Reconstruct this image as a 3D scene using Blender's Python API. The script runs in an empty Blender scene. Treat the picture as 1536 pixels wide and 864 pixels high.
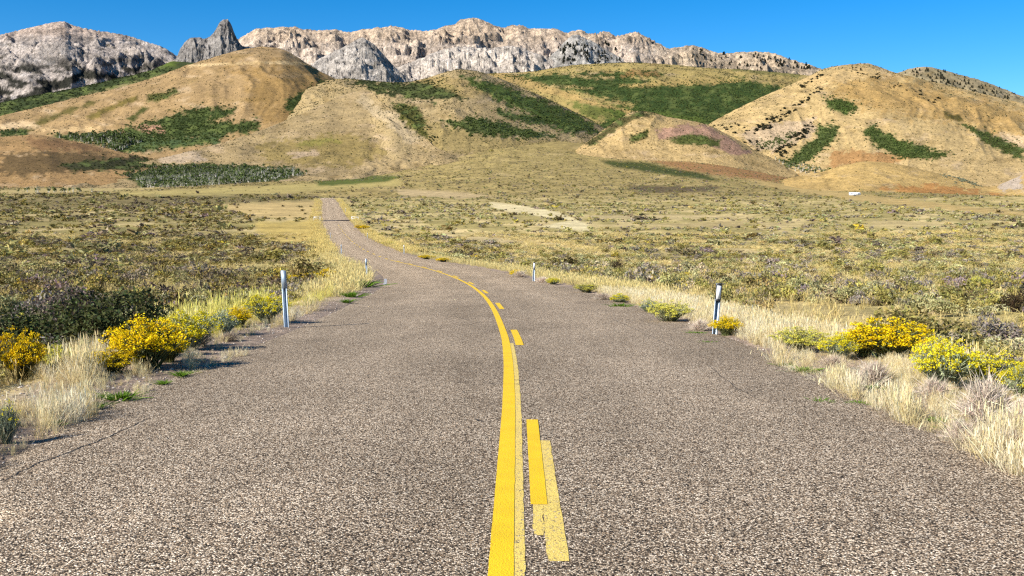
import bpy, math, random
import numpy as np

SC = bpy.context.scene
COL = SC.collection
rng = np.random.default_rng(7)
random.seed(7)

# ------------------------------------------------------------------ camera
H = 1.45                       # eye height above the tarmac
FPX = 1500.0                   # focal length in photo pixels (1536 wide)
HOR = 325.0                    # eye-level row of the photo
KD = FPX / 1024.0
TH = math.atan((432 - HOR) / FPX)
cam_d = bpy.data.cameras.new('camera')
cam = bpy.data.objects.new('camera', cam_d)
COL.objects.link(cam)
cam.location = (0, 0, H)
cam.rotation_euler = (math.pi / 2 - TH, 0, 0)
cam_d.sensor_width = 36
cam_d.lens = 36 * FPX / 1536
cam_d.clip_start = 0.05
cam_d.clip_end = 60000
SC.camera = cam

# ------------------------------------------------------------------ light
SUN_EL = math.radians(32)
SH = np.array([0.80, 0.60])    # where shadows fall on the ground
SH = SH / np.linalg.norm(SH)
world = bpy.data.worlds.new("World")
SC.world = world
world.use_nodes = True
nt = world.node_tree
bg = nt.nodes['Background']
sky = nt.nodes.new('ShaderNodeTexSky')
sky.sky_type = 'NISHITA'
sky.sun_disc = False
sky.sun_elevation = SUN_EL
sky.sun_rotation = math.atan2(-SH[0], -SH[1])
sky.altitude = 2600
sky.air_density = 1.0
sky.dust_density = 0.0
sky.ozone_density = 3.0
hsv = nt.nodes.new('ShaderNodeHueSaturation')
hsv.inputs['Saturation'].default_value = 1.43
hsv.inputs['Value'].default_value = 1.0
nt.links.new(sky.outputs[0], hsv.inputs['Color'])
nt.links.new(hsv.outputs[0], bg.inputs[0])
bg.inputs[1].default_value = 0.085

sl = bpy.data.lights.new('sun', 'SUN')
sl.energy = 4.8
sl.angle = math.radians(0.5)
sl.color = (1.0, 0.96, 0.89)
sun = bpy.data.objects.new('sun', sl)
COL.objects.link(sun)
from mathutils import Vector
sd = Vector((SH[0] * math.cos(SUN_EL), SH[1] * math.cos(SUN_EL), -math.sin(SUN_EL)))
sun.rotation_euler = sd.to_track_quat('-Z', 'Y').to_euler()
sun.location = (-60, -40, 80)

SC.view_settings.view_transform = 'Standard'
SC.view_settings.look = 'None'
SC.view_settings.exposure = 0.92
SC.view_settings.gamma = 1
SC.view_settings.use_curve_mapping = False
SC.render.engine = 'CYCLES'
SC.cycles.max_bounces = 5
SC.cycles.use_denoising = False
SC.cycles.pixel_filter_type = 'BLACKMAN_HARRIS'
SC.cycles.filter_width = 1.3

# ------------------------------------------------------------------ helpers
ALB = 0.60


def C(r, g, b, k=ALB):
    """colour as it reads in full sun (0-255) -> base colour"""
    c = np.array([r, g, b], float) / 255
    c = np.where(c <= 0.04045, c / 12.92, ((c + 0.055) / 1.055) ** 2.4)
    return c * k


def smooth(a, b, x):
    t = np.clip((x - a) / (b - a), 0, 1)
    return t * t * (3 - 2 * t)


def _hash(ix, iy, seed):
    h = (ix.astype(np.int64) * 374761393 + iy.astype(np.int64) * 668265263 + seed * 982451653) & 0xFFFFFFFF
    h = ((h ^ (h >> 13)) * 1274126177) & 0xFFFFFFFF
    h = ((h ^ (h >> 16)) * 2246822519) & 0xFFFFFFFF
    return (h ^ (h >> 15)) & 0xFFFFFFFF


def noise(x, y, seed=0):
    """gradient noise, about -1..1"""
    x = np.asarray(x, float); y = np.asarray(y, float)
    ix = np.floor(x); iy = np.floor(y)
    fx = x - ix; fy = y - iy
    u = fx * fx * fx * (fx * (fx * 6 - 15) + 10)
    v = fy * fy * fy * (fy * (fy * 6 - 15) + 10)

    def g(dx, dy):
        a = _hash(ix + dx, iy + dy, seed) / 4294967296.0 * 2 * math.pi
        return np.cos(a) * (fx - dx) + np.sin(a) * (fy - dy)
    n0 = g(0, 0) * (1 - u) + g(1, 0) * u
    n1 = g(0, 1) * (1 - u) + g(1, 1) * u
    return (n0 * (1 - v) + n1 * v) * 1.5


def fbm(x, y, o=4, seed=0, gain=0.5):
    s = 0; a = 1; f = 1; t = 0
    for k in range(o):
        s = s + a * noise(x * f, y * f, seed + k * 17); t += a
        a *= gain; f *= 2.03
    return s / t


def ridged(x, y, o=5, seed=0, gain=0.5):
    s = 0; a = 1; f = 1; t = 0
    for k in range(o):
        n = 1 - np.abs(noise(x * f, y * f, seed + k * 31))
        s = s + a * n * n; t += a
        a *= gain; f *= 2.07
    return s / t


def pchip(xs, ys, x):
    xs = np.array(xs, float); ys = np.array(ys, float)
    h = np.diff(xs); d = np.diff(ys) / h
    m = np.zeros_like(xs)
    m[0] = d[0]; m[-1] = d[-1]
    for i in range(1, len(xs) - 1):
        if d[i - 1] * d[i] > 0:
            w1 = 2 * h[i] + h[i - 1]; w2 = h[i] + 2 * h[i - 1]
            m[i] = (w1 + w2) / (w1 / d[i - 1] + w2 / d[i])
    x = np.asarray(x, float)
    xc = np.clip(x, xs[0], xs[-1])
    i = np.clip(np.searchsorted(xs, xc) - 1, 0, len(xs) - 2)
    t = (xc - xs[i]) / h[i]
    r = ((2 * t**3 - 3 * t**2 + 1) * ys[i] + (t**3 - 2 * t**2 + t) * h[i] * m[i]
         + (-2 * t**3 + 3 * t**2) * ys[i + 1] + (t**3 - t**2) * h[i] * m[i + 1])
    return r + (x - xc) * np.where(x > xs[-1], m[-1], m[0])


CT, ST = math.cos(TH), math.sin(TH)


def ray(px, py):
    """photo pixel -> (x/y, z/y) of the sight line"""
    u = (np.asarray(px, float) - 768) / FPX
    v = -(np.asarray(py, float) - 432) / FPX
    dy = v * ST + CT
    dz = v * CT - ST
    return u / dy, dz / dy


def proj(X, Y, Z):
    z = np.asarray(Z, float) - H
    f = Y * CT - z * ST
    f = np.where(f < 0.05, 0.05, f)
    v = Y * ST + z * CT
    return 768 + FPX * X / f, 432 - FPX * v / f


# ------------------------------------------------------------------ the lie of the land
ZB_D = np.array([-60, -20, 0, 5, 12, 34, 79, 130, 190, 260, 370]) * KD
ZB_Z = [0.6, 0.25, 0.0, -0.13, -0.45, -1.5, -2.6, -2.3, 0.9, 4.8, 11.5]
T_D = np.array([480, 620, 800, 1000, 1150, 1350, 1700, 2600, 5000]) * KD
T_PX = [-700, 150, 480, 760, 1000, 1280, 1600, 2300]
T_ROW = [[293, 289, 286, 283, 281, 280, 279, 279, 279],
         [292, 287, 283, 279, 277, 276, 275, 275, 275],
         [289, 281, 272, 266, 262, 262, 264, 268, 270],
         [285, 269, 247, 222, 206, 206, 225, 250, 260],
         [288, 275, 256, 237, 229, 229, 238, 250, 260],
         [299, 291, 282, 276, 272, 270, 268, 266, 266],
         [304, 299, 294, 290, 286, 284, 282, 280, 280],
         [306, 302, 299, 296, 294, 292, 290, 288, 288]]
_LY = np.concatenate([np.linspace(-90, 600, 700), np.geomspace(601, 14000, 600)])
_TAB = []
for px_, rows in zip(T_PX, T_ROW):
    e = -(np.array(rows, float) - HOR) / FPX
    zs = list(ZB_Z) + list(H + e * T_D)
    _TAB.append(pchip(list(ZB_D) + list(T_D), zs, _LY))
_TAB = np.array(_TAB)
_TA = np.array([(p - 768) / FPX for p in T_PX])


def zplain(x, y):
    x, y = np.broadcast_arrays(np.asarray(x, float), np.asarray(y, float))
    a = x / np.maximum(y, 30.0)
    k = np.clip(np.searchsorted(_TA, a) - 1, 0, len(_TA) - 2)
    t = np.clip((a - _TA[k]) / (_TA[k + 1] - _TA[k]), 0, 1)
    t = t * t * (3 - 2 * t)
    r = np.zeros(x.shape)
    for c in range(len(_TA)):
        zc = np.interp(y, _LY, _TAB[c])
        r += zc * (np.where(k == c, 1 - t, 0) + np.where(k + 1 == c, t, 0))
    return r


def zb(y):
    return np.interp(y, _LY, _TAB[2])


def hit_profile(px, py, zf):
    a, e = ray(px, py)
    Y = np.geomspace(1.2, 6000, 9000)
    d = H + e * Y - zf(a * Y, Y)
    i = np.argmax(d < 0)
    return a * Y[i], Y[i]


# centre line read off the photo
CL = [(751, 864), (756, 760), (760, 680), (763, 610), (763, 560), (759, 515), (750, 485), (735, 455), (713, 433),
      (690, 420), (655, 407), (620, 398), (582, 389), (563, 382), (549, 376), (539, 370), (529, 363), (520, 354),
      (512, 344), (505, 333), (500, 322)]
_cp = [hit_profile(p[0], p[1], lambda x, y: zb(y)) for p in CL]
cy = [p[1] for p in _cp]; cx = [p[0] for p in _cp]
cy = [-60, -20] + cy + [330 * KD, 366 * KD, 395 * KD, 430 * KD, 470 * KD]
cx = [-0.9, -0.35] + cx + [330 * (495 - 768) / 1024, 366 * (491.5 - 768) / 1024, -104, -98, -70]
# smooth the read-off points a little
_yy = np.concatenate([np.linspace(-60, 120, 721), np.geomspace(120.5, 470 * KD, 500)])
_xx = pchip(cy, cx, _yy)


def xc(y):
    return np.interp(y, _yy, _xx)


def slope_c(y):
    return (xc(y + 0.6) - xc(y - 0.6)) / 1.2


def lateral(x, y):
    """signed distance from the centre line"""
    o = (x - xc(y)) / np.sqrt(1 + slope_c(y) ** 2)
    return np.where(y > 470 * KD, 60.0, o)


def zroad(y):
    y = np.asarray(y, float)
    z = zplain(xc(y), y)
    # behind the crest the road drops out of sight
    return z - 3.4 * smooth(372 * KD, 405 * KD, y) * (1 - smooth(470 * KD, 560 * KD, y))


def gh(x, y):
    """height of the ground"""
    x, y = np.broadcast_arrays(np.asarray(x, float), np.asarray(y, float))
    o = lateral(x, y)
    z = zplain(x, y)
    fade = 1 - smooth(150, 320, y)
    z = z - 0.95 * smooth(4.4, 8.5, -o) * fade * (0.45 + 0.55 * (1 - smooth(25, 70, y))) - 0.3 * smooth(4.2, 8, o) * fade
    rough = 0.10 * fbm(x / 3.1, y / 3.1, 3, 5) + 0.35 * fbm(x / 17, y / 17, 2, 9) * smooth(8, 25, np.abs(o))
    z = z + rough * smooth(3.6, 7, np.abs(o)) + 2.2 * fbm(x / 90, y / 140, 3, 3) * smooth(40, 120, np.abs(o))
    z = z - 3.4 * smooth(372 * KD, 405 * KD, y) * (1 - smooth(470 * KD, 560 * KD, y)) * (1 - smooth(40, 110, np.abs(x + 95)))
    w = 1 - smooth(3.2, 4.0, np.abs(o))
    zr = zroad(y) - 0.012 - 0.05 * smooth(3.7, 2.9, np.abs(o))
    return z * (1 - w) + zr * w


def gpt(px, py):
    """photo pixel -> point on the ground"""
    a, e = ray(px, py)
    Y = np.geomspace(1.5, 4000, 2500)
    d = H + e * Y - gh(a * Y, Y)
    i = int(np.argmax(d < 0))
    if i == 0:
        i = 2000
    return float(a * Y[i]), float(Y[i]), float(gh(a * Y[i], Y[i]))


# ------------------------------------------------------------------ mesh building
class Geo:
    def __init__(s):
        s.v = []; s.q = []; s.t = []; s.c = []; s.n = 0

    def add(s, v, c, q=None, t=None):
        v = np.asarray(v, float).reshape(-1, 3)
        c = np.asarray(c, float)
        if c.ndim == 1:
            c = np.tile(c, (len(v), 1))
        s.v.append(v); s.c.append(c)
        if q is not None and len(q): s.q.append(np.asarray(q, int).reshape(-1, 4) + s.n)
        if t is not None and len(t): s.t.append(np.asarray(t, int).reshape(-1, 3) + s.n)
        s.n += len(v)

    def arrays(s):
        v = np.concatenate(s.v) if s.v else np.zeros((0, 3))
        c = np.concatenate(s.c) if s.c else np.zeros((0, 3))
        q = np.concatenate(s.q) if s.q else np.zeros((0, 4), int)
        t = np.concatenate(s.t) if s.t else np.zeros((0, 3), int)
        return v, q, t, c

    # many small leaf quads
    def leaves(s, p, size, col, up=0.0, aspect=1.6):
        n = len(p)
        d = rng.normal(size=(n, 3)); d[:, 2] += up
        d /= np.linalg.norm(d, axis=1)[:, None] + 1e-9
        e = np.cross(d, rng.normal(size=(n, 3)))
        e /= np.linalg.norm(e, axis=1)[:, None] + 1e-9
        sz = np.broadcast_to(np.asarray(size, float), (n,))[:, None]
        u = d * sz * aspect * 0.5; w = e * sz * 0.5
        v = np.stack([p - u, p + w * 0.9, p + u, p - w * 0.9], 1).reshape(-1, 3)
        q = np.arange(n * 4).reshape(n, 4)
        c = np.repeat(col if np.ndim(col) == 2 else np.tile(col, (n, 1)), 4, 0)
        s.add(v, c, q=q)

    # thin tapering blades or twigs, bent once
    def blades(s, b, tip, w, col, bend=0.15, tipcol=None, tipw=0.15):
        n = len(b)
        ax = tip - b
        L = np.linalg.norm(ax, axis=1)[:, None]
        side = np.cross(ax, rng.normal(size=(n, 3)))
        side /= np.linalg.norm(side, axis=1)[:, None] + 1e-9
        w = np.broadcast_to(np.asarray(w, float), (n,))[:, None]
        m = b + ax * 0.55 + np.array([0, 0, 1.0]) * L * bend * 0.6 + rng.normal(size=(n, 3)) * L * bend * 0.3
        v = np.stack([b - side * w, b + side * w, m - side * w * 0.8, m + side * w * 0.8,
                      tip - side * w * tipw, tip + side * w * tipw], 1).reshape(-1, 3)
        k = np.arange(n)[:, None] * 6
        q = np.concatenate([k + np.array([[0, 1, 3, 2]]), k + np.array([[2, 3, 5, 4]])])
        c0 = col if np.ndim(col) == 2 else np.tile(col, (n, 1))
        c1 = c0 if tipcol is None else (tipcol if np.ndim(tipcol) == 2 else np.tile(tipcol, (n, 1)))
        c = np.stack([c0, c0, (c0 + c1) / 2, (c0 + c1) / 2, c1, c1], 1).reshape(-1, 3)
        s.add(v, c, q=q)

    def box(s, lo, hi, col):
        x0, y0, z0 = lo; x1, y1, z1 = hi
        v = [(x0, y0, z0), (x1, y0, z0), (x1, y1, z0), (x0, y1, z0), (x0, y0, z1), (x1, y0, z1), (x1, y1, z1), (x0, y1, z1)]
        s.add(v, col, q=[(0, 3, 2, 1), (4, 5, 6, 7), (0, 1, 5, 4), (1, 2, 6, 5), (2, 3, 7, 6), (3, 0, 4, 7)])

    def tube(s, pts, rad, col, n=6, cap=True):
        pts = np.asarray(pts, float); rad = np.broadcast_to(np.asarray(rad, float), (len(pts),))
        vs = []
        for i, p in enumerate(pts):
            d = pts[min(i + 1, len(pts) - 1)] - pts[max(i - 1, 0)]
            d /= np.linalg.norm(d) + 1e-9
            a = np.cross(d, [0.3, 0.9, 0.2] if abs(d[1]) < 0.9 else [1, 0, 0]); a /= np.linalg.norm(a)
            b = np.cross(d, a)
            for k in range(n):
                t = 2 * math.pi * k / n
                vs.append(p + rad[i] * (math.cos(t) * a + math.sin(t) * b))
        q = []
        for i in range(len(pts) - 1):
            for k in range(n):
                q.append((i * n + k, i * n + (k + 1) % n, (i + 1) * n + (k + 1) % n, (i + 1) * n + k))
        t = []
        if cap:
            m = len(vs); vs.append(pts[0]); vs.append(pts[-1]); l = (len(pts) - 1) * n
            for k in range(n):
                t.append((m, (k + 1) % n, k)); t.append((m + 1, l + k, l + (k + 1) % n))
        s.add(vs, col, q=q, t=t)


def mesh(name, arr, mat, smooth_shade=False):
    v, q, t, c = arr
    me = bpy.data.meshes.new(name)
    nq, ntr = len(q), len(t)
    me.vertices.add(len(v))
    me.vertices.foreach_set('co', np.ascontiguousarray(v, np.float32).ravel())
    me.loops.add(nq * 4 + ntr * 3)
    li = np.concatenate([q.ravel(), t.ravel()]).astype(np.int32)
    me.loops.foreach_set('vertex_index', li)
    me.polygons.add(nq + ntr)
    st = np.concatenate([np.arange(nq) * 4, nq * 4 + np.arange(ntr) * 3]).astype(np.int32)
    me.polygons.foreach_set('loop_start', st)
    if smooth_shade:
        me.polygons.foreach_set('use_smooth', np.ones(nq + ntr, bool))
    ca = me.color_attributes.new('Col', 'FLOAT_COLOR', 'POINT')
    ca.data.foreach_set('color', np.concatenate([c, np.ones((len(c), 1))], 1).astype(np.float32).ravel())
    me.update(calc_edges=True)
    me.materials.append(mat)
    return me


def obj(name, me, parent=None, label=None, cat=None, group=None, kind=None, loc=None, rz=0, sc=None):
    o = bpy.data.objects.new(name, me)
    COL.objects.link(o)
    if parent: o.parent = parent
    if label: o['label'] = label
    if cat: o['category'] = cat
    if group: o['group'] = group
    if kind: o['kind'] = kind
    if loc is not None: o.location = loc
    if rz: o.rotation_euler = (0, 0, rz)
    if sc is not None: o.scale = sc if np.ndim(sc) else (sc, sc, sc)
    return o


def scatter(G, protos, pos, scl, tint=None, squash=None):
    """many copies of small prototypes merged into one geometry"""
    n = len(pos)
    pick = rng.integers(0, len(protos), n)
    ang = rng.uniform(0, 2 * math.pi, n)
    for k, (v, q, t, c) in enumerate(protos):
        ii = np.where(pick == k)[0]
        if not len(ii): continue
        m = len(ii); nv = len(v)
        ca, sa = np.cos(ang[ii])[:, None], np.sin(ang[ii])[:, None]
        s_ = scl[ii][:, None]
        x = (v[:, 0] * ca - v[:, 1] * sa) * s_ + pos[ii, 0:1]
        y = (v[:, 0] * sa + v[:, 1] * ca) * s_ + pos[ii, 1:2]
        z = v[:, 2] * s_ * (1 if squash is None else squash[ii][:, None]) + pos[ii, 2:3]
        V = np.stack([x, y, z], 2).reshape(-1, 3)
        cc = np.tile(c, (m, 1, 1)) if tint is None else c[None] * tint[ii][:, None, :]
        off = (np.arange(m) * nv)[:, None, None]
        G.add(V, cc.reshape(-1, 3), q=(q[None] + off).reshape(-1, 4) if len(q) else None,
              t=(t[None] + off).reshape(-1, 3) if len(t) else None)


# ------------------------------------------------------------------ materials
def M(name):
    m = bpy.data.materials.new(name)
    m.use_nodes = True
    n = m.node_tree
    return m, n, n.nodes['Principled BSDF']


def node(n, t, **kw):
    x = n.nodes.new(t)
    for k, v in kw.items():
        if k in x.inputs: x.inputs[k].default_value = v
        else: setattr(x, k, v)
    return x


def ramp(n, src, pts):
    r = n.nodes.new('ShaderNodeValToRGB')
    e = r.color_ramp.elements
    while len(e) < len(pts): e.new(0.5)
    for el, (p, c) in zip(e, pts):
        el.position = p
        el.color = (c, c, c, 1) if np.ndim(c) == 0 else (*c, 1)
    n.links.new(src, r.inputs[0])
    return r.outputs[0]


def mix(n, kind, fac, a, b):
    x = n.nodes.new('ShaderNodeMix')
    x.data_type = 'RGBA'; x.blend_type = kind
    for s_, i in ((fac, 0), (a, 6), (b, 7)):
        if hasattr(s_, 'is_linked'): n.links.new(s_, x.inputs[i])
        elif i == 0: x.inputs[0].default_value = s_
        else: x.inputs[i].default_value = (*s_, 1) if len(s_) == 3 else s_
    return x.outputs[2]


def noise_node(n, vec, scale, detail=4, rough=0.6, dist=0.0):
    x = node(n, 'ShaderNodeTexNoise', Scale=scale, Detail=detail, Roughness=rough, Distortion=dist)
    n.links.new(vec, x.inputs['Vector'])
    return x


def foliage_mat(name, trans=0.25, rand=0.3, rough=0.75):
    m, n, b = M(name)
    at = node(n, 'ShaderNodeAttribute', attribute_name='Col')
    oi = n.nodes.new('ShaderNodeObjectInfo')
    r = ramp(n, oi.outputs['Random'], [(0, 1 - rand), (1, 1 + rand)])
    c = mix(n, 'MULTIPLY', 1.0, at.outputs[0], r)
    n.links.new(c, b.inputs['Base Color'])
    b.inputs['Roughness'].default_value = rough
    b.inputs['Specular IOR Level'].default_value = 0.2
    if trans:
        tr = n.nodes.new('ShaderNodeBsdfTranslucent')
        n.links.new(c, tr.inputs[0])
        mx = n.nodes.new('ShaderNodeMixShader')
        mx.inputs[0].default_value = trans
        n.links.new(b.outputs[0], mx.inputs[1]); n.links.new(tr.outputs[0], mx.inputs[2])
        n.links.new(mx.outputs[0], n.nodes['Material Output'].inputs[0])
    return m


MAT_LEAF = foliage_mat('brush_foliage', 0.22, 0.28)
MAT_FLOWER = foliage_mat('flower_heads', 0.3, 0.12)
MAT_GRASS = foliage_mat('dry_grass', 0.3, 0.1)
MAT_TWIG = foliage_mat('twigs', 0.0, 0.2, 0.9)


def land_mat(name, scales, contrast, bump=0.5, bump_scale=0.5, bump_dist=0.3, speck=None):
    m, n, b = M(name)
    at = node(n, 'ShaderNodeAttribute', attribute_name='Col')
    co = n.nodes.new('ShaderNodeTexCoord').outputs['Object']
    c = at.outputs[0]
    for sc_, ct in zip(scales, contrast):
        nn = noise_node(n, co, sc_, 5, 0.65)
        c = mix(n, 'MULTIPLY', 1.0, c, ramp(n, nn.outputs[0], [(0.28, 1 - ct), (0.72, 1 + ct)]))
    if speck:
        v = noise_node(n, co, speck[0], 3, 0.7)
        k = ramp(n, v.outputs[0], [(speck[1], 0.0), (speck[1] + 0.06, 1.0)])
        c = mix(n, 'MIX', k, c, mix(n, 'MULTIPLY', 1.0, c, speck[2]))
    n.links.new(c, b.inputs['Base Color'])
    b.inputs['Roughness'].default_value = 0.95
    b.inputs['Specular IOR Level'].default_value = 0.1
    bn = noise_node(n, co, bump_scale, 6, 0.7)
    bp = node(n, 'ShaderNodeBump', Strength=bump, Distance=bump_dist)
    n.links.new(bn.outputs[0], bp.inputs['Height'])
    n.links.new(bp.outputs[0], b.inputs['Normal'])
    return m


MAT_GROUND = land_mat('steppe_soil', (0.03, 0.1, 0.3, 1.1, 4, 16), (0.18, 0.24, 0.28, 0.28, 0.25, 0.25), 0.8, 6, 0.06)
MAT_HILL = land_mat('hill_grass', (0.012, 0.07, 0.35), (0.14, 0.24, 0.32), 0.9, 0.25, 1.6, speck=(0.3, 0.57, (0.5, 0.48, 0.38)))


def rock_mat():
    m, n, b = M('mountain_rock')
    at = node(n, 'ShaderNodeAttribute', attribute_name='Col')
    co = n.nodes.new('ShaderNodeTexCoord').outputs['Object']
    c = at.outputs[0]
    nn = noise_node(n, co, 0.006, 8, 0.72, 0.6)
    c = mix(n, 'MULTIPLY', 1.0, c, ramp(n, nn.outputs[0], [(0.34, 0.55), (0.5, 1.0), (0.66, 1.32)]))
    n2 = noise_node(n, co, 0.035, 8, 0.75, 0.4)
    c = mix(n, 'MULTIPLY', 1.0, c, ramp(n, n2.outputs[0], [(0.36, 0.42), (0.5, 1.0), (0.64, 1.35)]))
    n3 = noise_node(n, co, 0.11, 5, 0.75, 0.3)
    c = mix(n, 'MULTIPLY', 1.0, c, ramp(n, n3.outputs[0], [(0.38, 0.62), (0.5, 1.03), (0.62, 1.25)]))  # dark ends of the noises paint cracks and rock shadows into the colour
    n.links.new(c, b.inputs['Base Color'])
    b.inputs['Roughness'].default_value = 0.95
    b.inputs['Specular IOR Level'].default_value = 0.1
    h = node(n, 'ShaderNodeMath', operation='ADD')
    n.links.new(nn.outputs[0], h.inputs[0]); n.links.new(n2.outputs[0], h.inputs[1])
    bp = node(n, 'ShaderNodeBump', Strength=0.9, Distance=26)
    n.links.new(h.outputs[0], bp.inputs['Height'])
    n.links.new(bp.outputs[0], b.inputs['Normal'])
    return m


MAT_ROCK = rock_mat()


def plain_mat(name, col, rough=0.5, metal=0.0, var=0.12, vs=30, bump=0.0):
    m, n, b = M(name)
    co = n.nodes.new('ShaderNodeTexCoord').outputs['Object']
    nn = noise_node(n, co, vs, 5, 0.65)
    c = mix(n, 'MULTIPLY', 1.0, tuple(col), ramp(n, nn.outputs[0], [(0.3, 1 - var), (0.7, 1 + var)]))
    n.links.new(c, b.inputs['Base Color'])
    b.inputs['Roughness'].default_value = rough
    b.inputs['Metallic'].default_value = metal
    if bump:
        bp = node(n, 'ShaderNodeBump', Strength=bump, Distance=0.01)
        n.links.new(nn.outputs[0], bp.inputs['Height']); n.links.new(bp.outputs[0], b.inputs['Normal'])
    return m


def chip_colour(n, co):
    v = node(n, 'ShaderNodeTexVoronoi', Scale=120.0, Randomness=1.0)
    n.links.new(co, v.inputs['Vector'])
    sp = n.nodes.new('ShaderNodeSeparateColor')
    n.links.new(v.outputs['Color'], sp.inputs[0])
    stone = ramp(n, sp.outputs[0], [(0.0, (0.022, 0.020, 0.019)), (0.24, (0.05, 0.043, 0.038)), (0.40, (0.15, 0.115, 0.085)),
                                    (0.62, (0.27, 0.215, 0.165)), (0.78, (0.46, 0.385, 0.30)), (0.92, (0.78, 0.71, 0.62)), (1.0, (0.34, 0.23, 0.14))])
    gap = ramp(n, v.outputs['Distance'], [(0.35, 1.0), (0.75, 0.3)])  # chips darken towards their edges, shade of the gaps put into the colour
    c = mix(n, 'MULTIPLY', 1.0, stone, gap)
    return c, v


def road_mat():
    m, n, b = M('chip_seal_tarmac')
    co = n.nodes.new('ShaderNodeTexCoord').outputs['Object']
    c, v = chip_colour(n, co)
    at = node(n, 'ShaderNodeAttribute', attribute_name='Col')
    c = mix(n, 'MULTIPLY', 1.0, c, at.outputs[0])
    big = noise_node(n, co, 0.5, 5, 0.6)
    c = mix(n, 'MULTIPLY', 1.0, c, ramp(n, big.outputs[0], [(0.3, 0.84), (0.7, 1.14)]))
    mp = node(n, 'ShaderNodeMapping')
    mp.inputs['Scale'].default_value = (1, 0.12, 1)
    n.links.new(co, mp.inputs[0])
    st = noise_node(n, mp.outputs[0], 2.4, 4, 0.6)
    c = mix(n, 'MULTIPLY', 1.0, c, ramp(n, st.outputs[0], [(0.3, 0.9), (0.7, 1.1)]))
    n.links.new(c, b.inputs['Base Color'])
    b.inputs['Roughness'].default_value = 0.95
    b.inputs['Specular IOR Level'].default_value = 0.05
    bp = node(n, 'ShaderNodeBump', Strength=0.7, Distance=0.006)
    bp.invert = True
    n.links.new(v.outputs['Distance'], bp.inputs['Height'])
    n.links.new(bp.outputs[0], b.inputs['Normal'])
    return m


def paint_mat(name, col, wear, wlo):
    """road paint lying on the chippings; where it is worn, stone shows"""
    m, n, b = M(name)
    co = n.nodes.new('ShaderNodeTexCoord').outputs['Object']
    c, v = chip_colour(n, co)
    f = noise_node(n, co, 60, 4, 0.7)
    mk = ramp(n, f.outputs[0], [(wlo, 0.0), (wlo + 0.07, 1.0)])
    f2 = noise_node(n, co, 5, 4, 0.6)
    pc = mix(n, 'MULTIPLY', 1.0, tuple(col), ramp(n, f2.outputs[0], [(0.3, 0.9), (0.7, 1.08)]))
    pc = mix(n, 'MULTIPLY', 0.5 if wear else 0.22, pc, ramp(n, v.outputs['Distance'], [(0.3, 1.0), (0.8, 0.45)]))  # coat darkens between the chippings, crevice shade painted in
    c = mix(n, 'MIX', mk, c, pc)
    n.links.new(c, b.inputs['Base Color'])
    b.inputs['Roughness'].default_value = 0.6
    bp = node(n, 'ShaderNodeBump', Strength=0.5, Distance=0.005)
    bp.invert = True
    n.links.new(v.outputs['Distance'], bp.inputs['Height'])
    n.links.new(bp.outputs[0], b.inputs['Normal'])
    return m


MAT_ROAD = road_mat()
MAT_YNEW = paint_mat('yellow_paint', (0.86, 0.53, 0.0), 0, 0.22)
MAT_YOLD = paint_mat('worn_yellow_paint', (0.86, 0.61, 0.13), 1, 0.38)
MAT_WOLD = paint_mat('worn_white_paint', (0.62, 0.60, 0.57), 1, 0.43)
MAT_CRACK = plain_mat('crack_tar', (0.02, 0.018, 0.016), 0.9)
MAT_STONE = foliage_mat('gravel_stone', 0.0, 0.0, 0.9)
MAT_STEEL = plain_mat('galvanised_steel', (0.30, 0.36, 0.42), 0.5, 0.5, 0.2, 22)
MAT_WHITE = plain_mat('white_reflector', (0.80, 0.81, 0.82), 0.35, 0, 0.04)
MAT_DARK = plain_mat('dark_plastic', (0.02, 0.021, 0.023), 0.5)
MAT_WPAINT = plain_mat('white_enamel', (0.78, 0.79, 0.80), 0.4, 0, 0.06, 2)
MAT_GLASS = plain_mat('dark_window_glass', (0.03, 0.05, 0.09), 0.08)
MAT_RUBBER = plain_mat('tyre_rubber', (0.02, 0.02, 0.02), 0.8)
MAT_BLUE = plain_mat('pale_blue_stripe', (0.22, 0.32, 0.5), 0.4)
MAT_RUST = plain_mat('dark_steel_bars', (0.05, 0.042, 0.04), 0.7, 0.2, 0.3, 8)


# ------------------------------------------------------------------ painting land cover
def poly_sd(px, py, poly):
    """signed distance (inside > 0) in photo pixels"""
    poly = np.asarray(poly, float)
    best = np.full(px.shape, 1e18)
    ins = np.zeros(px.shape, bool)
    n = len(poly)
    for i in range(n):
        x0, y0 = poly[i]; x1, y1 = poly[(i + 1) % n]
        dx, dy = x1 - x0, y1 - y0
        t = np.clip(((px - x0) * dx + (py - y0) * dy) / (dx * dx + dy * dy + 1e-9), 0, 1)
        best = np.minimum(best, (px - x0 - t * dx) ** 2 + (py - y0 - t * dy) ** 2)
        c = ((y0 > py) != (y1 > py)) & (px < (x1 - x0) * (py - y0) / (y1 - y0 + 1e-12) + x0)
        ins ^= c
    d = np.sqrt(best)
    return np.where(ins, d, -d)


def paint(col, px, py, poly, c, soft=3.0, warp=6.0, seed=0, wave=14.0, amount=1.0):
    b = np.asarray(poly)
    lo = b.min(0) - 25; hi = b.max(0) + 25
    k = (px > lo[0]) & (px < hi[0]) & (py > lo[1]) & (py < hi[1])
    m = np.zeros(px.shape)
    if k.any():
        X, Y = px[k], py[k]
        s_ = poly_sd(X, Y, poly) + warp * 1.7 * fbm(X / wave, Y / (wave * 0.5), 5, 100 + seed, 0.68)
        m[k] = smooth(-soft, soft, s_) * amount
        cc_ = np.asarray(c)
        if cc_.ndim == 2: cc_ = cc_[k]
        col[k] = col[k] * (1 - m[k][:, None]) + cc_ * m[k][:, None]
    return m


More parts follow.
